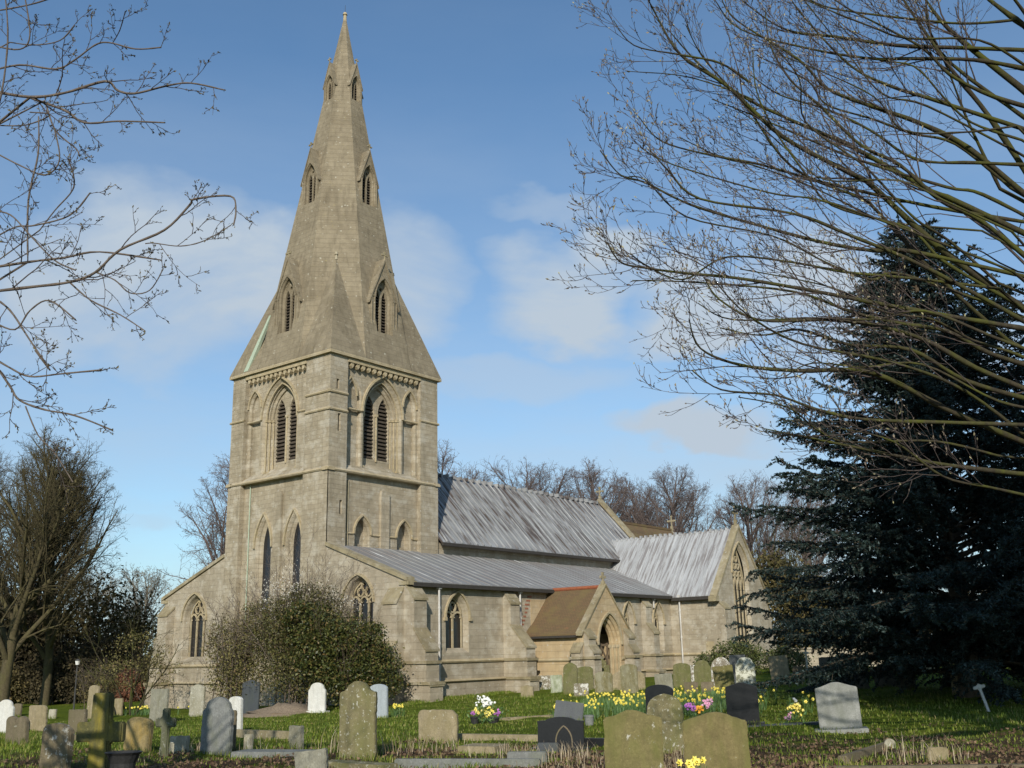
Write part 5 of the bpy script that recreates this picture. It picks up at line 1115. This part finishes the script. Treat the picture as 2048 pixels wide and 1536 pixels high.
def daffs(name,pts,seed,lab,kind=None,nl=7,h=.32,hm=.045):
    rng=np.random.default_rng(seed); T=[];D=[];V=[];F=[]
    B=[];BF=[]
    for (x,y,fl) in pts:
        z=gz(x,y)+bumpz(x,y)
        for k in range(nl):
            a=rng.uniform(0,6.28); q=np.array([x,y,z])+np.array([math.cos(a),math.sin(a),0])*.05*rng.random(); tip=q+np.array([math.cos(a)*.1,math.sin(a)*.1,h*rng.uniform(.6,1)]); s=np.array([-math.sin(a),math.cos(a),0])*.009; i=len(B)
            B+=[q-s,q+s,tip+s*.5,tip-s*.5]; BF.append((i,i+1,i+2,i+3))
        if fl:
            for _ in range(fl):
                c=np.array([x,y,z])+np.array([rng.normal()*.05,rng.normal()*.05,h*rng.uniform(.95,1.3)]); nv=nrm(np.array([rng.normal()*.6,-.8+rng.normal()*.5,.1])); a=nrm(np.cross(nv,[0,0,1.])); b=np.cross(nv,a)
                for k in range(6):
                    t=k*1.047; d=a*math.cos(t)+b*math.sin(t); e=a*math.cos(t+.5)+b*math.sin(t+.5); f=a*math.cos(t-.5)+b*math.sin(t-.5); i0=len(V)
                    V+=[c,c+e*hm*.7,c+d*hm*1.1,c+f*hm*.7]; F.append((i0,i0+1,i0+2,i0+3))
                for k in range(5):
                    t=k*1.257; d=(a*math.cos(t)+b*math.sin(t))*hm*.38; e=(a*math.cos(t+1.257)+b*math.sin(t+1.257))*hm*.38; i0=len(V); V+=[c+d*.7,c+e*.7,c+e+nv*hm*.8,c+d+nv*hm*.8]; F.append((i0,i0+1,i0+2,i0+3))
    if kind=='stuff':
        # leaves and heads together as one ground cover
        o=mesh_np(name,np.concatenate([np.array(B),np.array(V)]),np.concatenate([np.array(BF),np.array(F)+len(B)]),'daff leaf'); o.data.materials.append(MATS['daff yellow'])
        mi=np.zeros(len(BF)+len(F),dtype=np.int32); mi[len(BF):]=1; o.data.polygons.foreach_set('material_index',mi); tag(o,lab,'daffodils',kind='stuff'); return o
    root=empty(name,(0,0,0),0,lab,'daffodils'); x,y,_=pts[0]; root.location=(x,y,gz(x,y)); off=np.array([x,y,gz(x,y)])
    mesh_np('leaves',np.array(B)-off,BF,'daff leaf',root); 
    V=np.array(V)-off
    for q in range(len(V)//44): mesh_np('flower',V[q*44:(q+1)*44],np.arange(44).reshape(11,4),'daff yellow',root)
    return root
rng=np.random.default_rng(11); pts=[]
for i in range(620):
    y=rng.uniform(26.5,36.5); t=(y-26.5)/10
    x=rng.uniform(1.3+1.0*t,6.2+.8*t) if rng.random()<.8 else rng.uniform(1.0,8.2); pts.append((x,y,int(rng.random()<.42)))
daffs('daffodil_drift',pts,1,'drift of yellow daffodils across the lawn before the porch','stuff',hm=.036)
daffs('daffodil_clump',[(-3.95+rng.normal()*.14,34.3+rng.normal()*.2,1) for _ in range(14)],2,'clump of pale daffodils right of the pale blue-grey headstone')
daffs('daffodil_clump',[(1.05+rng.normal()*.12,27.4+rng.normal()*.2,1) for _ in range(9)],3,'few daffodils left of the leaning slate slab')
daffs('daffodil_clump',[(-17.6+rng.normal()*.45,50+rng.normal()*.3,1) for _ in range(24)],4,'row of daffodils by the small bare tree at the church corner')
daffs('daffodil_clump',[(-14.4+rng.normal()*.5,48.5+rng.normal()*.3,1) for _ in range(9)],5,'sparse daffodils behind the pale pointed headstone')
daffs('daffodil_clump',[(2.02+rng.normal()*.07,12.9+rng.normal()*.06,1) for _ in range(9)],6,'daffodils at the bottom edge between the two big foreground stones',h=.3)
daffs('daffodil_clump',[(7.3+rng.normal()*.5,26.5+rng.normal()*.6,1) for _ in range(7)],8,'scattered daffodils behind the potted flowers')
# ---------------------------------------------------------------- grass, litter, dry stalks
def blades(name,n,fx,hh,w,mat,seed,lab,cat,bend=.5):
    rng=np.random.default_rng(seed); P=fx(rng,n); n=len(P); a=rng.uniform(0,6.28,n); D=np.stack([np.cos(a),np.sin(a),0*a],1); S=np.stack([-np.sin(a),np.cos(a),0*a],1)*w
    h=(hh*rng.uniform(.5,1.3,n)*(1+.45*np.sin(P[:,0]*.9+np.sin(P[:,1]*.6)*2)*np.sin(P[:,1]*.75)))[:,None]; up=np.array([0,0,1.])
    mid=P+up*h*.6+D*h*bend*.25; tip=P+up*h+D*h*bend
    V=np.stack([P-S,P+S,mid+S*.7,mid-S*.7,tip-S*.12,tip+S*.12],1).reshape(-1,3); i=np.arange(n)[:,None]*6
    F=np.concatenate([i+np.array([[0,1,2,3]]),i+np.array([[3,2,5,4]])]); return tag(mesh_np(name,V,F,mat),lab,cat,kind='stuff')
gzv=lambda X,Y: np.array([gz(x,y)+bumpz(x,y) for x,y in zip(X,Y)])
def turf(rng,n):
    Y=13+34*rng.random(n)**1.25; X=(rng.uniform(-.56,.56,n))*Y
    dirt=np.sin(X*1.9+2*np.sin(Y*.8))*np.sin(Y*1.7+X)+(19-Y)*.22; k=(dirt<.35)|(rng.random(n)<.12); X,Y=X[k],Y[k]
    return np.stack([X,Y,gzv(X,Y)-.01],1)
blades('grass',95000,turf,.07,.008,'grass',1,'short tufted churchyard grass','grass')
def wallfoot(rng,n):
    t=rng.random(n); X=-5+t*6; Y=44.5+t*9.5+rng.normal(size=n)*.5; return np.stack([X,Y,gzv(X,Y)],1)
blades('grass',5000,wallfoot,.13,.012,'grass',2,'longer grass at the foot of the aisle wall','grass')
def feet(rng,n):
    P=[]
    for (x,y,w,t,phi) in FOOT:
        m=int(n*w); u=rng.uniform(-w/2-.05,w/2+.05,m); v=-t/2-abs(rng.normal(size=m))*.06*(1-2*(rng.random(m)<.3)); c,s=math.cos(R(phi)),math.sin(R(phi)); X=x+u*c-v*s; Y=y+u*s+v*c; P.append(np.stack([X,Y,gzv(X,Y)-.01],1))
    return np.concatenate(P)
blades('grass',150,feet,.11,.006,'grass',4,'uncut grass round the feet of the headstones','grass',.35)
def stalks(rng,n):
    cl=[(1.9,15.3,.35),(1.1,16.6,.4),(-.2,17.6,.4),(-1.5,19.,.4),(2.1,16.2,.25),(.7,17.3,.35),(-3,18.8,.5),(.9,14.9,.4),(5.9,15.8,.3),(-5.5,19.5,.5),(1.9,14.4,.2),(-6.8,18,.4)]
    c=[cl[i] for i in rng.integers(0,len(cl),n)]; X=np.array([a[0] for a in c])+rng.normal(size=n)*np.array([a[2] for a in c]); Y=np.array([a[1] for a in c])+rng.normal(size=n)*.35; return np.stack([X,Y,gzv(X,Y)],1)
blades('dry_stalks',900,stalks,.26,.005,'dry stalk',3,'pale dead grass stalks among the nearest graves','dead grass',.55)
rng=np.random.default_rng(9); n=26000; Y=13+9*rng.random(n)**1.3; X=rng.uniform(-.56,.56,n)*Y; k=(np.sin(X*1.9+2*np.sin(Y*.8))*np.sin(Y*1.7+X)+(19-Y)*.22>.2); X,Y=X[k],Y[k]
tag(cards('leaf_litter',np.stack([X,Y,gzv(X,Y)+.015+.03*rng.random(len(X))],1),.028,'litter leaf',rng,None,.6),'brown leaf litter and moss scraps on the near ground','leaf litter',kind='stuff')
# ---------------------------------------------------------------- distant and middle trees
FAR=dict(seg=[7,9,6,5,4],wob=[.05,.09,.15,.2,.22],trop=[.02,.035,.03,.03,.02],taper=[.4,.2,.25,.3,.5],n=[20,13,9,7],lr=[.80,.40,.42,.42],t0=[.16,.12,.1,.1],ang=[.62,.6,.7,.8],rr=[.6,.42,.45,.5],rmin=.012,env=(11.5,6.4,9.6,8.5))
def bare_tree(name,H,seed,lab,mat='bark far',C=FAR,loc=(0,0,0),cat='tree',group=None,tr=None,split=1,rz=0,lean=(0,0,1)):
    rng=np.random.default_rng(seed); out=[]; grow(rng,out,np.array([0,0,-.3]),np.array(lean,float),H*.80,tr or H*.02,0,C)
    root=empty(name,loc,rz,lab,cat,group); build_tree(root,out,split,mat); return root
fars=[bare_tree('bare_tree',21,s,'x') for s in (21,22,23)]
spots=[(-7.4,88,.98,0,'bare tree rising directly behind the tower, right of it above the nave roof'),
(-.6,100,1.0,1,'reddish bare tree behind the left half of the nave roof'),
(4.0,98,.95,2,'bare tree behind the middle of the nave roof'),
(8.6,104,1.0,0,'broad bare tree behind the right half of the nave ridge'),
(11.6,108,.95,1,'thin bare tree behind the nave gable cross'),
(15.4,100,.93,2,'fan-shaped bare tree standing alone behind the transept roof'),
(23.8,100,.88,0,'bare tree between the transept gable and the conifer'),
(29.5,104,.88,1,'bare tree half hidden behind the upper left of the conifer'),
(-20.8,74,.84,1,'tall bare tree behind the tower, left of it above the north aisle')]
done=set()
for i,(x,y,s,k,lab) in enumerate(spots):
    o=fars[k] if k not in done else copy_tree(fars[k]); done.add(k)
    o.location=(x,y,gz(x,y)); o.scale=(s*1.0,s*1.0,s); o.rotation_euler=(0,0,i*1.7); tag(o,lab,'tree','bare trees behind the church')
SM=dict(FAR); SM.update(n=[15,9,7,5],env=(5.6,4.4,5.4,4.6),rmin=.014)
for (x,y,H,sd,lab) in [(-33.5,92,11.5,35,'rounded grey bare tree in the gap between left wood and church'),(-28.6,90,8.5,36,'small grey bare tree touching the north aisle roof line'),(-30.9,84,8.0,37,'low pale bare tree before the rounded grey one'),(-38,92,11,38,'grey bare tree behind the right end of the left wood')]:
    bare_tree('bare_tree',H,sd,lab,'bark pale',SM,(x,y,gz(x,y)),'tree','small grey trees beyond the north aisle')
# big trees of the left wood
BIG=dict(FAR); BIG.update(n=[24,11,8,6],env=(9.5,4.7,7.6,7.0),rmin=.009)
for (x,y,H,sd,lab) in [(-29.2,60,17,31,'tallest mossy-trunked bare tree of the left wood'),(-28.6,64,17,32,'twin of the tall bare tree at the right edge of the left wood'),(-35.0,64,18,33,'bare tree at the far left edge of the photo'),(-33.5,72,18,34,'bare tree deeper in the left wood')]:
    bare_tree('bare_tree',H,sd,lab,'bark olive' if sd in(31,32) else 'bark dark',BIG,(x,y,gz(x,y)),'tree','bare trees of the left wood',tr=.36 if sd==31 else .3)
def leafcloud(rng,lumps,n,surf=.5,dens=.16):
    """points clustered round many clump centres spread through a set of ellipsoids"""
    tot=sum(a*b*c for _,_,_,a,b,c in lumps)**1; P=[]
    for (x,y,z,a,b,c) in lumps:
        m=max(3,int(n*a*b*c/tot)); nc=max(4,m//38); d=rng.normal(size=(nc,3)); d/=np.linalg.norm(d,axis=1)[:,None]; r=(surf+(1-surf)*rng.random(nc))**(1/1.6); ctr=d*r[:,None]
        q=ctr[rng.integers(0,nc,m)]+rng.normal(size=(m,3))*dens; P.append(q*np.array([a,b,c])+np.array([x,y,z]))
    P=np.concatenate(P); return P
def shrub(name,loc,lumps,n,size,mat,seed,lab,stems=10,sh=3,smat='bark grey',surf=.45,cat='shrub',twigs=None,part='leaves',dens=.16,sr=.03,kmin=-.1):
    rng=np.random.default_rng(seed); root=empty(name,(loc[0],loc[1],gz(*loc[:2])),0,lab,cat)
    P=leafcloud(rng,lumps,n,surf,dens); P=P[P[:,2]>kmin]; cards(part,P,size,mat,rng,root)
    out=[]; 
    C=dict(seg=[7,5,4],wob=[.1,.15,.2],trop=[.05,.05,.04],taper=[.3,.3,.4],n=[9,6],lr=[.45,.45],t0=[.2,.2],ang=[.5,.7],rr=[.5,.5],rmin=.006); 
    if twigs: C.update(twigs)
    for i in range(stems):
        l=lumps[i%len(lumps)]; tgt=np.array([l[0]+rng.normal()*l[3]*.5,l[1]+rng.normal()*l[4]*.3,l[2]+l[5]*.8]); b=np.array([l[0]*.5+rng.normal()*.4,l[1]*.5+rng.normal()*.3,-.1]); grow(rng,out,b,tgt-b,np.linalg.norm(tgt-b)*sh,sr,0,C)
    build_tree(root,out,0,smat,k=(5,3,3),tname='stem',cname='twigs'); return root
# dark wood mass behind the left trees: individual evergreen and scrub crowns
W_=[(-36,72,5.,7,'leaf wood'),(-30.5,74,5.5,8,'leaf woodgreen'),(-40.5,78,6,9,'leaf wood'),(-27.0,69,2.8,4.2,'leaf wood'),(-33,66.5,2.2,2.6,'leaf brown'),(-28.5,66,2.4,3.6,'leaf wood'),(-24.9,70,1.6,2.5,'leaf brown'),(-38,68,3,4.5,'leaf wood')]
WL=['dark ivy-clad thicket at the far left behind the trunks','greenish-brown ivy-clad tree crown in the middle of the left wood','dark tall thicket deepest in the left wood','dark evergreen at the right end of the left wood','low brown bramble bank behind the four narrow slabs','dark low evergreen behind the lamp post','small rusty round bush beside the north aisle buttress','dark shrubbery at the left edge behind the white marble headstone']
for i,((x,y,r,h,mt),lb) in enumerate(zip(W_,WL)):
    shrub('thicket',(x,y),[(0,0,h*.5,r,r*.7,h*.55),(r*.5,0,h*.35,r*.6,r*.5,h*.4),(-r*.5,.3,h*.4,r*.6,r*.5,h*.42)],15000 if r>4 else 7000,.13 if r>4 else .09,mt,50+i,lb,8,1.0,'bark dark',.3,sr=.08)
shrub('low_shrub',(-24.5,66.5),[(0,0,.9,.9,.6,.95)],4500,.07,'twig red',61,'reddish twiggy shrub behind the mossy cross',14,1.0,sr=.02,part='twig_leaves')
shrub('small_tree',(-18.6,51),[(0,0,2.6,1.7,1.2,1.2),(-.9,0,1.7,1.0,.9,.7),(1.2,0,2.0,1.2,.9,.9)],2400,.045,'leaf olive',62,'small arching tree in early leaf at the north aisle corner',7,1.25,'bark green',.3,sr=.05,cat='tree',twigs=dict(trop=[-.03,-.06,-.05]))
shrub('low_shrub',(-21.5,54),[(0,0,1.0,1.1,.7,1.0)],3000,.05,'leaf brown',63,'brown leafless shrub left of the small arching tree',10,1.1)
# bushes before the west front
shrub('olive_shrub',(-12.6,46.3),[(.3,0,1.5,1.2,.9,1.5),(.7,0,2.9,1.2,.8,1.2),(-.5,.1,3.0,.8,.6,1.0),(.9,.2,4.0,.8,.6,.8)],13000,.048,'leaf olive',71,'loose olive-green shrub at the left of the bushes before the west front',16,1.1,'bark grey',.2,dens=.2)
shrub('flowering_shrub',(-9.2,45.2),[(0,0,2.2,2.0,1.2,2.0),(-.7,0,3.5,1.5,.9,1.3),(.9,.1,3.5,1.2,.8,1.2),(0,0,4.4,1.4,.8,.9)],30000,.045,'leaf mid',72,'tall twiggy shrub with pale buds on top, middle of the bushes before the west front',22,1.22,'bark grey',.3,dens=.18)
rng=np.random.default_rng(5); 
o=shrub('evergreen_shrub',(-7.1,44.2),[(0,0,1.9,1.5,1.1,1.75),(-1.2,.2,2.5,1.3,1.1,1.5),(1.0,0,1.4,1.35,.9,1.25),(.7,0,2.6,.9,.8,.9),(-2.0,.2,3.6,.9,.9,.9)],34000,.055,'leaf dark',73,'dense dark evergreen bush at the right of the bushes, beside the corner buttress',9,1.0,'bark dark',.55,dens=.13)
P=leafcloud(rng,[(0,0,5.2,1.6,.8,.85),(-1.4,0,4.5,.9,.7,.8),(1.6,0,4.4,.9,.6,.6),(2.4,-.2,3.6,.6,.5,.4)],1500,.4,.2)
bl=cards('blossom',P,.03,'blossom',rng,[q for q in bpy.data.objects if q.name=='flowering_shrub'][0],.8)
# right of the church
shrub('round_shrub',(11.6,56.2),[(0,0,.75,1.45,1.0,1.0),(-1.5,-.3,.45,.9,.8,.7)],9000,.06,'leaf hedge',81,'domed clipped green shrub at the foot of the transept gable',6,.9)
shrub('round_shrub',(14.6,57.5),[(0,0,.5,1.2,.9,.75)],4500,.06,'leaf hedge',82,'lower dark green shrub right of the domed one at the transept',5,.8)
shrub('thicket',(20.2,82),[(0,0,4.2,4.,2.5,4.4),(3.5,0,3.4,3.2,2.4,3.4),(-3.2,0,2.6,2.6,2,2.7),(0,0,6.4,2.4,2,2.2)],17000,.14,'leaf woodgreen',83,'green-brown ivy-clad tree behind the transept gable, right of it',12,1.25,'bark green',.3,sr=.08,cat='tree')
shrub('thicket',(29,84),[(0,0,3.2,4.5,2.5,3.4),(4,0,2.6,3.5,2.4,2.6)],12000,.14,'leaf wood',84,'dark thicket behind the conifer trunk',8,1.1,'bark dark',.3,sr=.08)
shrub('thicket',(42,84),[(0,0,3.2,6,2.5,4.4),(-5,0,2.6,3.5,2.4,3.6)],12000,.15,'leaf wood',85,'dark thicket at the far right edge behind the conifer',8,1.1,'bark dark',.3,sr=.08)
# boundary wall
m=MB(); m.box(0,26,-.2,.2,-.4,1.15); m.box(-.03,26.03,-.26,.26,1.15,1.27); o=m.build('boundary_wall','aisle stone',None); o.location=(17,66,.2); o.rotation_euler=(0,0,.1); tag(o,'low coped stone boundary wall far right beneath the trees','wall')
# lamp post
L_=empty('lamp_post',(-22.6,54,-.85),0,'thin dark post with a white lamp head by the left wood','lamp post'); m=MB(); m.cyl((0,0,0),(0,0,2.3),.045,.035,8); m.build('post','iron',L_); m=MB(); m.cyl((0,0,2.3),(0,0,2.5),.09,.13,8); m.build('lamp_head','lamp glass',L_); m=MB(); m.cyl((0,0,2.5),(0,0,2.6),.15,.03,8); m.build('cap','iron',L_)
# ---------------------------------------------------------------- conifer
def conifer(loc,H,Rb,seed,lab,n=150,z0=1.3,den=1.):
    rng=np.random.default_rng(seed); root=empty('blue_conifer',(loc[0],loc[1],gz(*loc)),0,lab,'tree')
    t=Tubes(); tz=np.linspace(-.3,H,12); t.add(np.stack([.1*np.sin(tz),.08*np.cos(tz*1.3),tz],1),np.linspace(.32,.03,12),10)
    NP=[];ND=[]
    for i in range(n):
        f=(i+rng.random())/n; z=z0+(H-z0)*f**1.3+rng.uniform(-.25,.25); az=i*2.399+rng.uniform(-.6,.6)
        L=Rb*(1-f)**.72*(.55+.55*rng.random()**.8)+.35
        if f<.25: L*=.85+.6*f
        d=np.array([math.cos(az),math.sin(az),.12+.45*f+rng.uniform(-.22,.3)]); p=np.array([0,0,z]); P=[p]; ns=10
        for k in range(ns):
            u=k/ns; dd=nrm(d+np.array([0,0,-.35*u+.30*max(0,u-.6)*2])+rng.normal(size=3)*.05); p=p+dd*L/ns; P.append(p)
        P=np.array(P); t.add(P,np.linspace(.045*L/Rb+.02,.008,ns+1),4)
        m=int(L*10*den)+3
        for k in range(m):      # side sprays
            u=.18+.82*(k+rng.random())/m; q,dd=interp(P,min(u,.999)); side=1 if k%2 else -1
            sd=nrm(np.cross(dd,[0,0,1.])*side*rng.uniform(.6,1.1)+dd*.75+np.array([0,0,rng.uniform(-.55,.35)])); l=(.30+.75*(1-u)*min(1,L/4)+.12)*rng.uniform(.6,1.2)
            a=[q]; 
            for j in range(4): q=q+nrm(sd+np.array([0,0,-.12-.12*j])+rng.normal(size=3)*.12)*l/4; a.append(q)
            a=np.array(a); t.add(a,np.linspace(.009,.004,5),3)
            nn=int(l*58*den)+6; uu=rng.random(nn)*.999
            x=uu*4; ii=x.astype(int); fr=(x-ii)[:,None]; B=a[ii]*(1-fr)+a[ii+1]*fr; T=nrm(a[-1]-a[0])
            NP.append(B+rng.normal(size=(nn,3))*.018); ND.append(T*.7+rng.normal(size=(nn,3))*.55+np.array([0,0,.35]))
        nn=int(L*45*den); uu=(.25+.75*rng.random(nn))*.999*ns; ii=uu.astype(int); fr=(uu-ii)[:,None]; B=P[ii]*(1-fr)+P[ii+1]*fr; NP.append(B); ND.append(rng.normal(size=(nn,3))*.6+nrm(P[-1]-P[0]))
    t.build('trunk','bark dark',root)
    NP=np.concatenate(NP); ND=np.concatenate(ND); print('needles',len(NP)); cards('needles',NP,.055,'needle blue',rng,root,.32,D=ND)
    return root
conifer((12.9,30.5),14.3,7.7,5,'big blue-green conifer with sweeping branches filling the right side',390,.8,1.0)
conifer((19.,33),12.0,6.5,6,'second blue-green conifer behind the first at the right edge',230,.9,.75)
# ---------------------------------------------------------------- near trees reaching into the picture
def near_tree(name,loc,LIMBS,trunkH,tr,seed,lab,mat,C,mul,budm,budn,bs,tipup):
    rng=np.random.default_rng(seed); root=empty(name,(loc[0],loc[1],gz(*loc)),0,lab,'tree'); org=np.array([loc[0],loc[1],gz(*loc)])
    main=Tubes(); tw=Tubes(); bp=[]; bd=[]
    z=np.linspace(-.3,trunkH,9); main.add(np.stack([.12*np.sin(z*.8),.1*np.cos(z),z],1),tr*(1-.96*(np.maximum(z,0)/trunkH)**1.3),12)
    # the far side of the crown, out of the picture
    far=[]; CF=dict(C); CF['trop']=[0,.05,.06,.06]; CF['n']=[2,7,5]
    for i in range(22 if loc[0]>0 else 12):
        h=trunkH*(.3+.68*i/22); a=rng.uniform(-1.2,1.2)+(0 if loc[0]>0 else math.pi); grow(rng,far,np.array([0,0,h]),np.array([math.cos(a),math.sin(a),.45+.5*i/22]),(trunkH*.48)*(1.1-.6*i/22),tr*.3*(1.1-.8*i/22),1,CF)
    for l,p,r2 in far: (main if l==1 else tw).add(p,r2,6 if l==1 else 3)
    for r,pts in LIMBS:
        r*=.78
        P=np.array(pts)-org
        if len(P)>2:
            # smooth the traced line
            Q=[]
            for i in range(len(P)-1):
                p0=P[max(i-1,0)];p1=P[i];p2=P[i+1];p3=P[min(i+2,len(P)-1)]
                for k in range(5):
                    t=k/5; Q.append(.5*((2*p1)+(p2-p0)*t+(2*p0-5*p1+4*p2-p3)*t*t+(3*p1-p0-3*p2+p3)*t**3))
            Q.append(P[-1]); P=np.array(Q)
        P_in=P; r_in=np.linspace(r*1.1,.005,len(P))
        if (name=='budding_tree' and (P[0]+org)[0]>5.) or (name=='spurred_tree' and (P[0]+org)[0]<-3.85):
            # carry the limb on to the trunk
            h=min(trunkH*.86,max(trunkH*.28,P[0][2]-1.4+rng.uniform(-.5,.3))); st=np.array([.12*math.sin(h*.8),.1*math.cos(h),h]); mid=(st+P[0])/2+np.array([0,rng.normal()*.15,.12+rng.normal()*.12]); head=[st+(mid-st)*t for t in (0,.5)]+[mid+(P[0]-mid)*t for t in (0,.5)]; P=np.concatenate([head,P]); rr=np.concatenate([np.linspace(r*1.9,r*1.15,4),np.linspace(r*1.1,.006,len(P)-4)])
        else: rr=np.linspace(r,.004,len(P))
        rr=rr*(1+.08*rng.normal(size=len(rr))); L=np.linalg.norm(np.diff(P_in,axis=0),axis=1).sum(); main.add(P,rr,8)
        out=[]; kids(rng,out,P_in,r_in,1.0,0,C,mul*L*(1.12 if name=='budding_tree' else 1.))
        for l,p,r2 in out:
            tw.add(p,r2,5 if l==1 else 4 if l==2 else 3)
            nb=budn if l>=2 else budn+2
            for j in range(nb):
                q,d=interp(p,min(.999,(j+1)/nb)); bp.append(q); bd.append(d)
        for _ in range(3): bp.append(P[-1]+rng.normal(size=3)*.01); bd.append(nrm(P[-1]-P[-2]))
    main.build('trunk',mat,root); tw.build('twigs','twig bark',root)
    bp=np.array(bp); bd=np.array(bd); cards('buds',bp+rng.normal(size=bp.shape)*.006,bs,budm,rng,root,.42,D=bd); print(name,len(bp))
    return root
CR=dict(seg=[1,7,5,4],wob=[0,.09,.13,.16],trop=[0,.06,.09,.13],taper=[1,.35,.4,.6],n=[2.3,4.4,2.7],lr=[1.15,.48,.42],t0=[.22,.2,.2],ang=[.45,.62,.7],rr=[.42,.5,.6],rmin=.0035)
rx=np.random.default_rng(8); EX=[]
for r,pts in RIGHT_LIMBS:
    P=np.array(pts); o=rx.normal(size=3)*np.array([.15,.5,.28]); o2=rx.normal(size=3)*np.array([.25,.5,.30]); t=np.linspace(0,1,len(P))[:,None]; Q=P+o*(1-t)+o2*t+rx.normal(size=P.shape)*.06
    EX.append((r*.6,[tuple(q) for q in Q[:max(3,len(Q)-1)]]))
near_tree('budding_tree',(9.0,13.5),RIGHT_LIMBS+EX,12.5,.34,41,'bare tree with mossy green limbs and opening buds sweeping in from the right','bark green',CR,.9,'bud pale',2,.016,.1)
CL=dict(seg=[1,6,4,3],wob=[0,.11,.15,.2],trop=[0,.02,.04,.04],taper=[1,.5,.5,.7],n=[4.2,3.6,2.2],lr=[.42,.42,.4],t0=[.05,.2,.2],ang=[.75,.8,.8],rr=[.5,.6,.7],rmin=.0028)
near_tree('spurred_tree',(-6.2,8.6),LEFT_LIMBS,9,.2,42,'bare tree with thin knobbly twigs reaching in from the left','bark grey',CL,1.,'leaf brown',2,.011,.0)
# unseen evergreen added right of the viewpoint to shade the lawn and conifer
rng=np.random.default_rng(77); root=empty('shading_evergreen',(14.5,5,gz(14.5,5)),0,'tall dense unseen evergreen placed right of the viewpoint to shade the lawn','tree')
t=Tubes(); t.add(np.array([[0,0,-.3],[.2,0,6],[0,.1,14],[0,0,24]]),np.array([.45,.35,.22,.05]),10); t.build('trunk','bark dark',root)
P=leafcloud(rng,[(0,0,15,6.5,4.5,7.5),(-1,0,10.5,5,4,3),(3,0,18,5,4,5),(6,1,13,4.5,4,5.5)],26000,.2,.14); cards('crown',P,.26,'leaf dark',rng,root,.7)
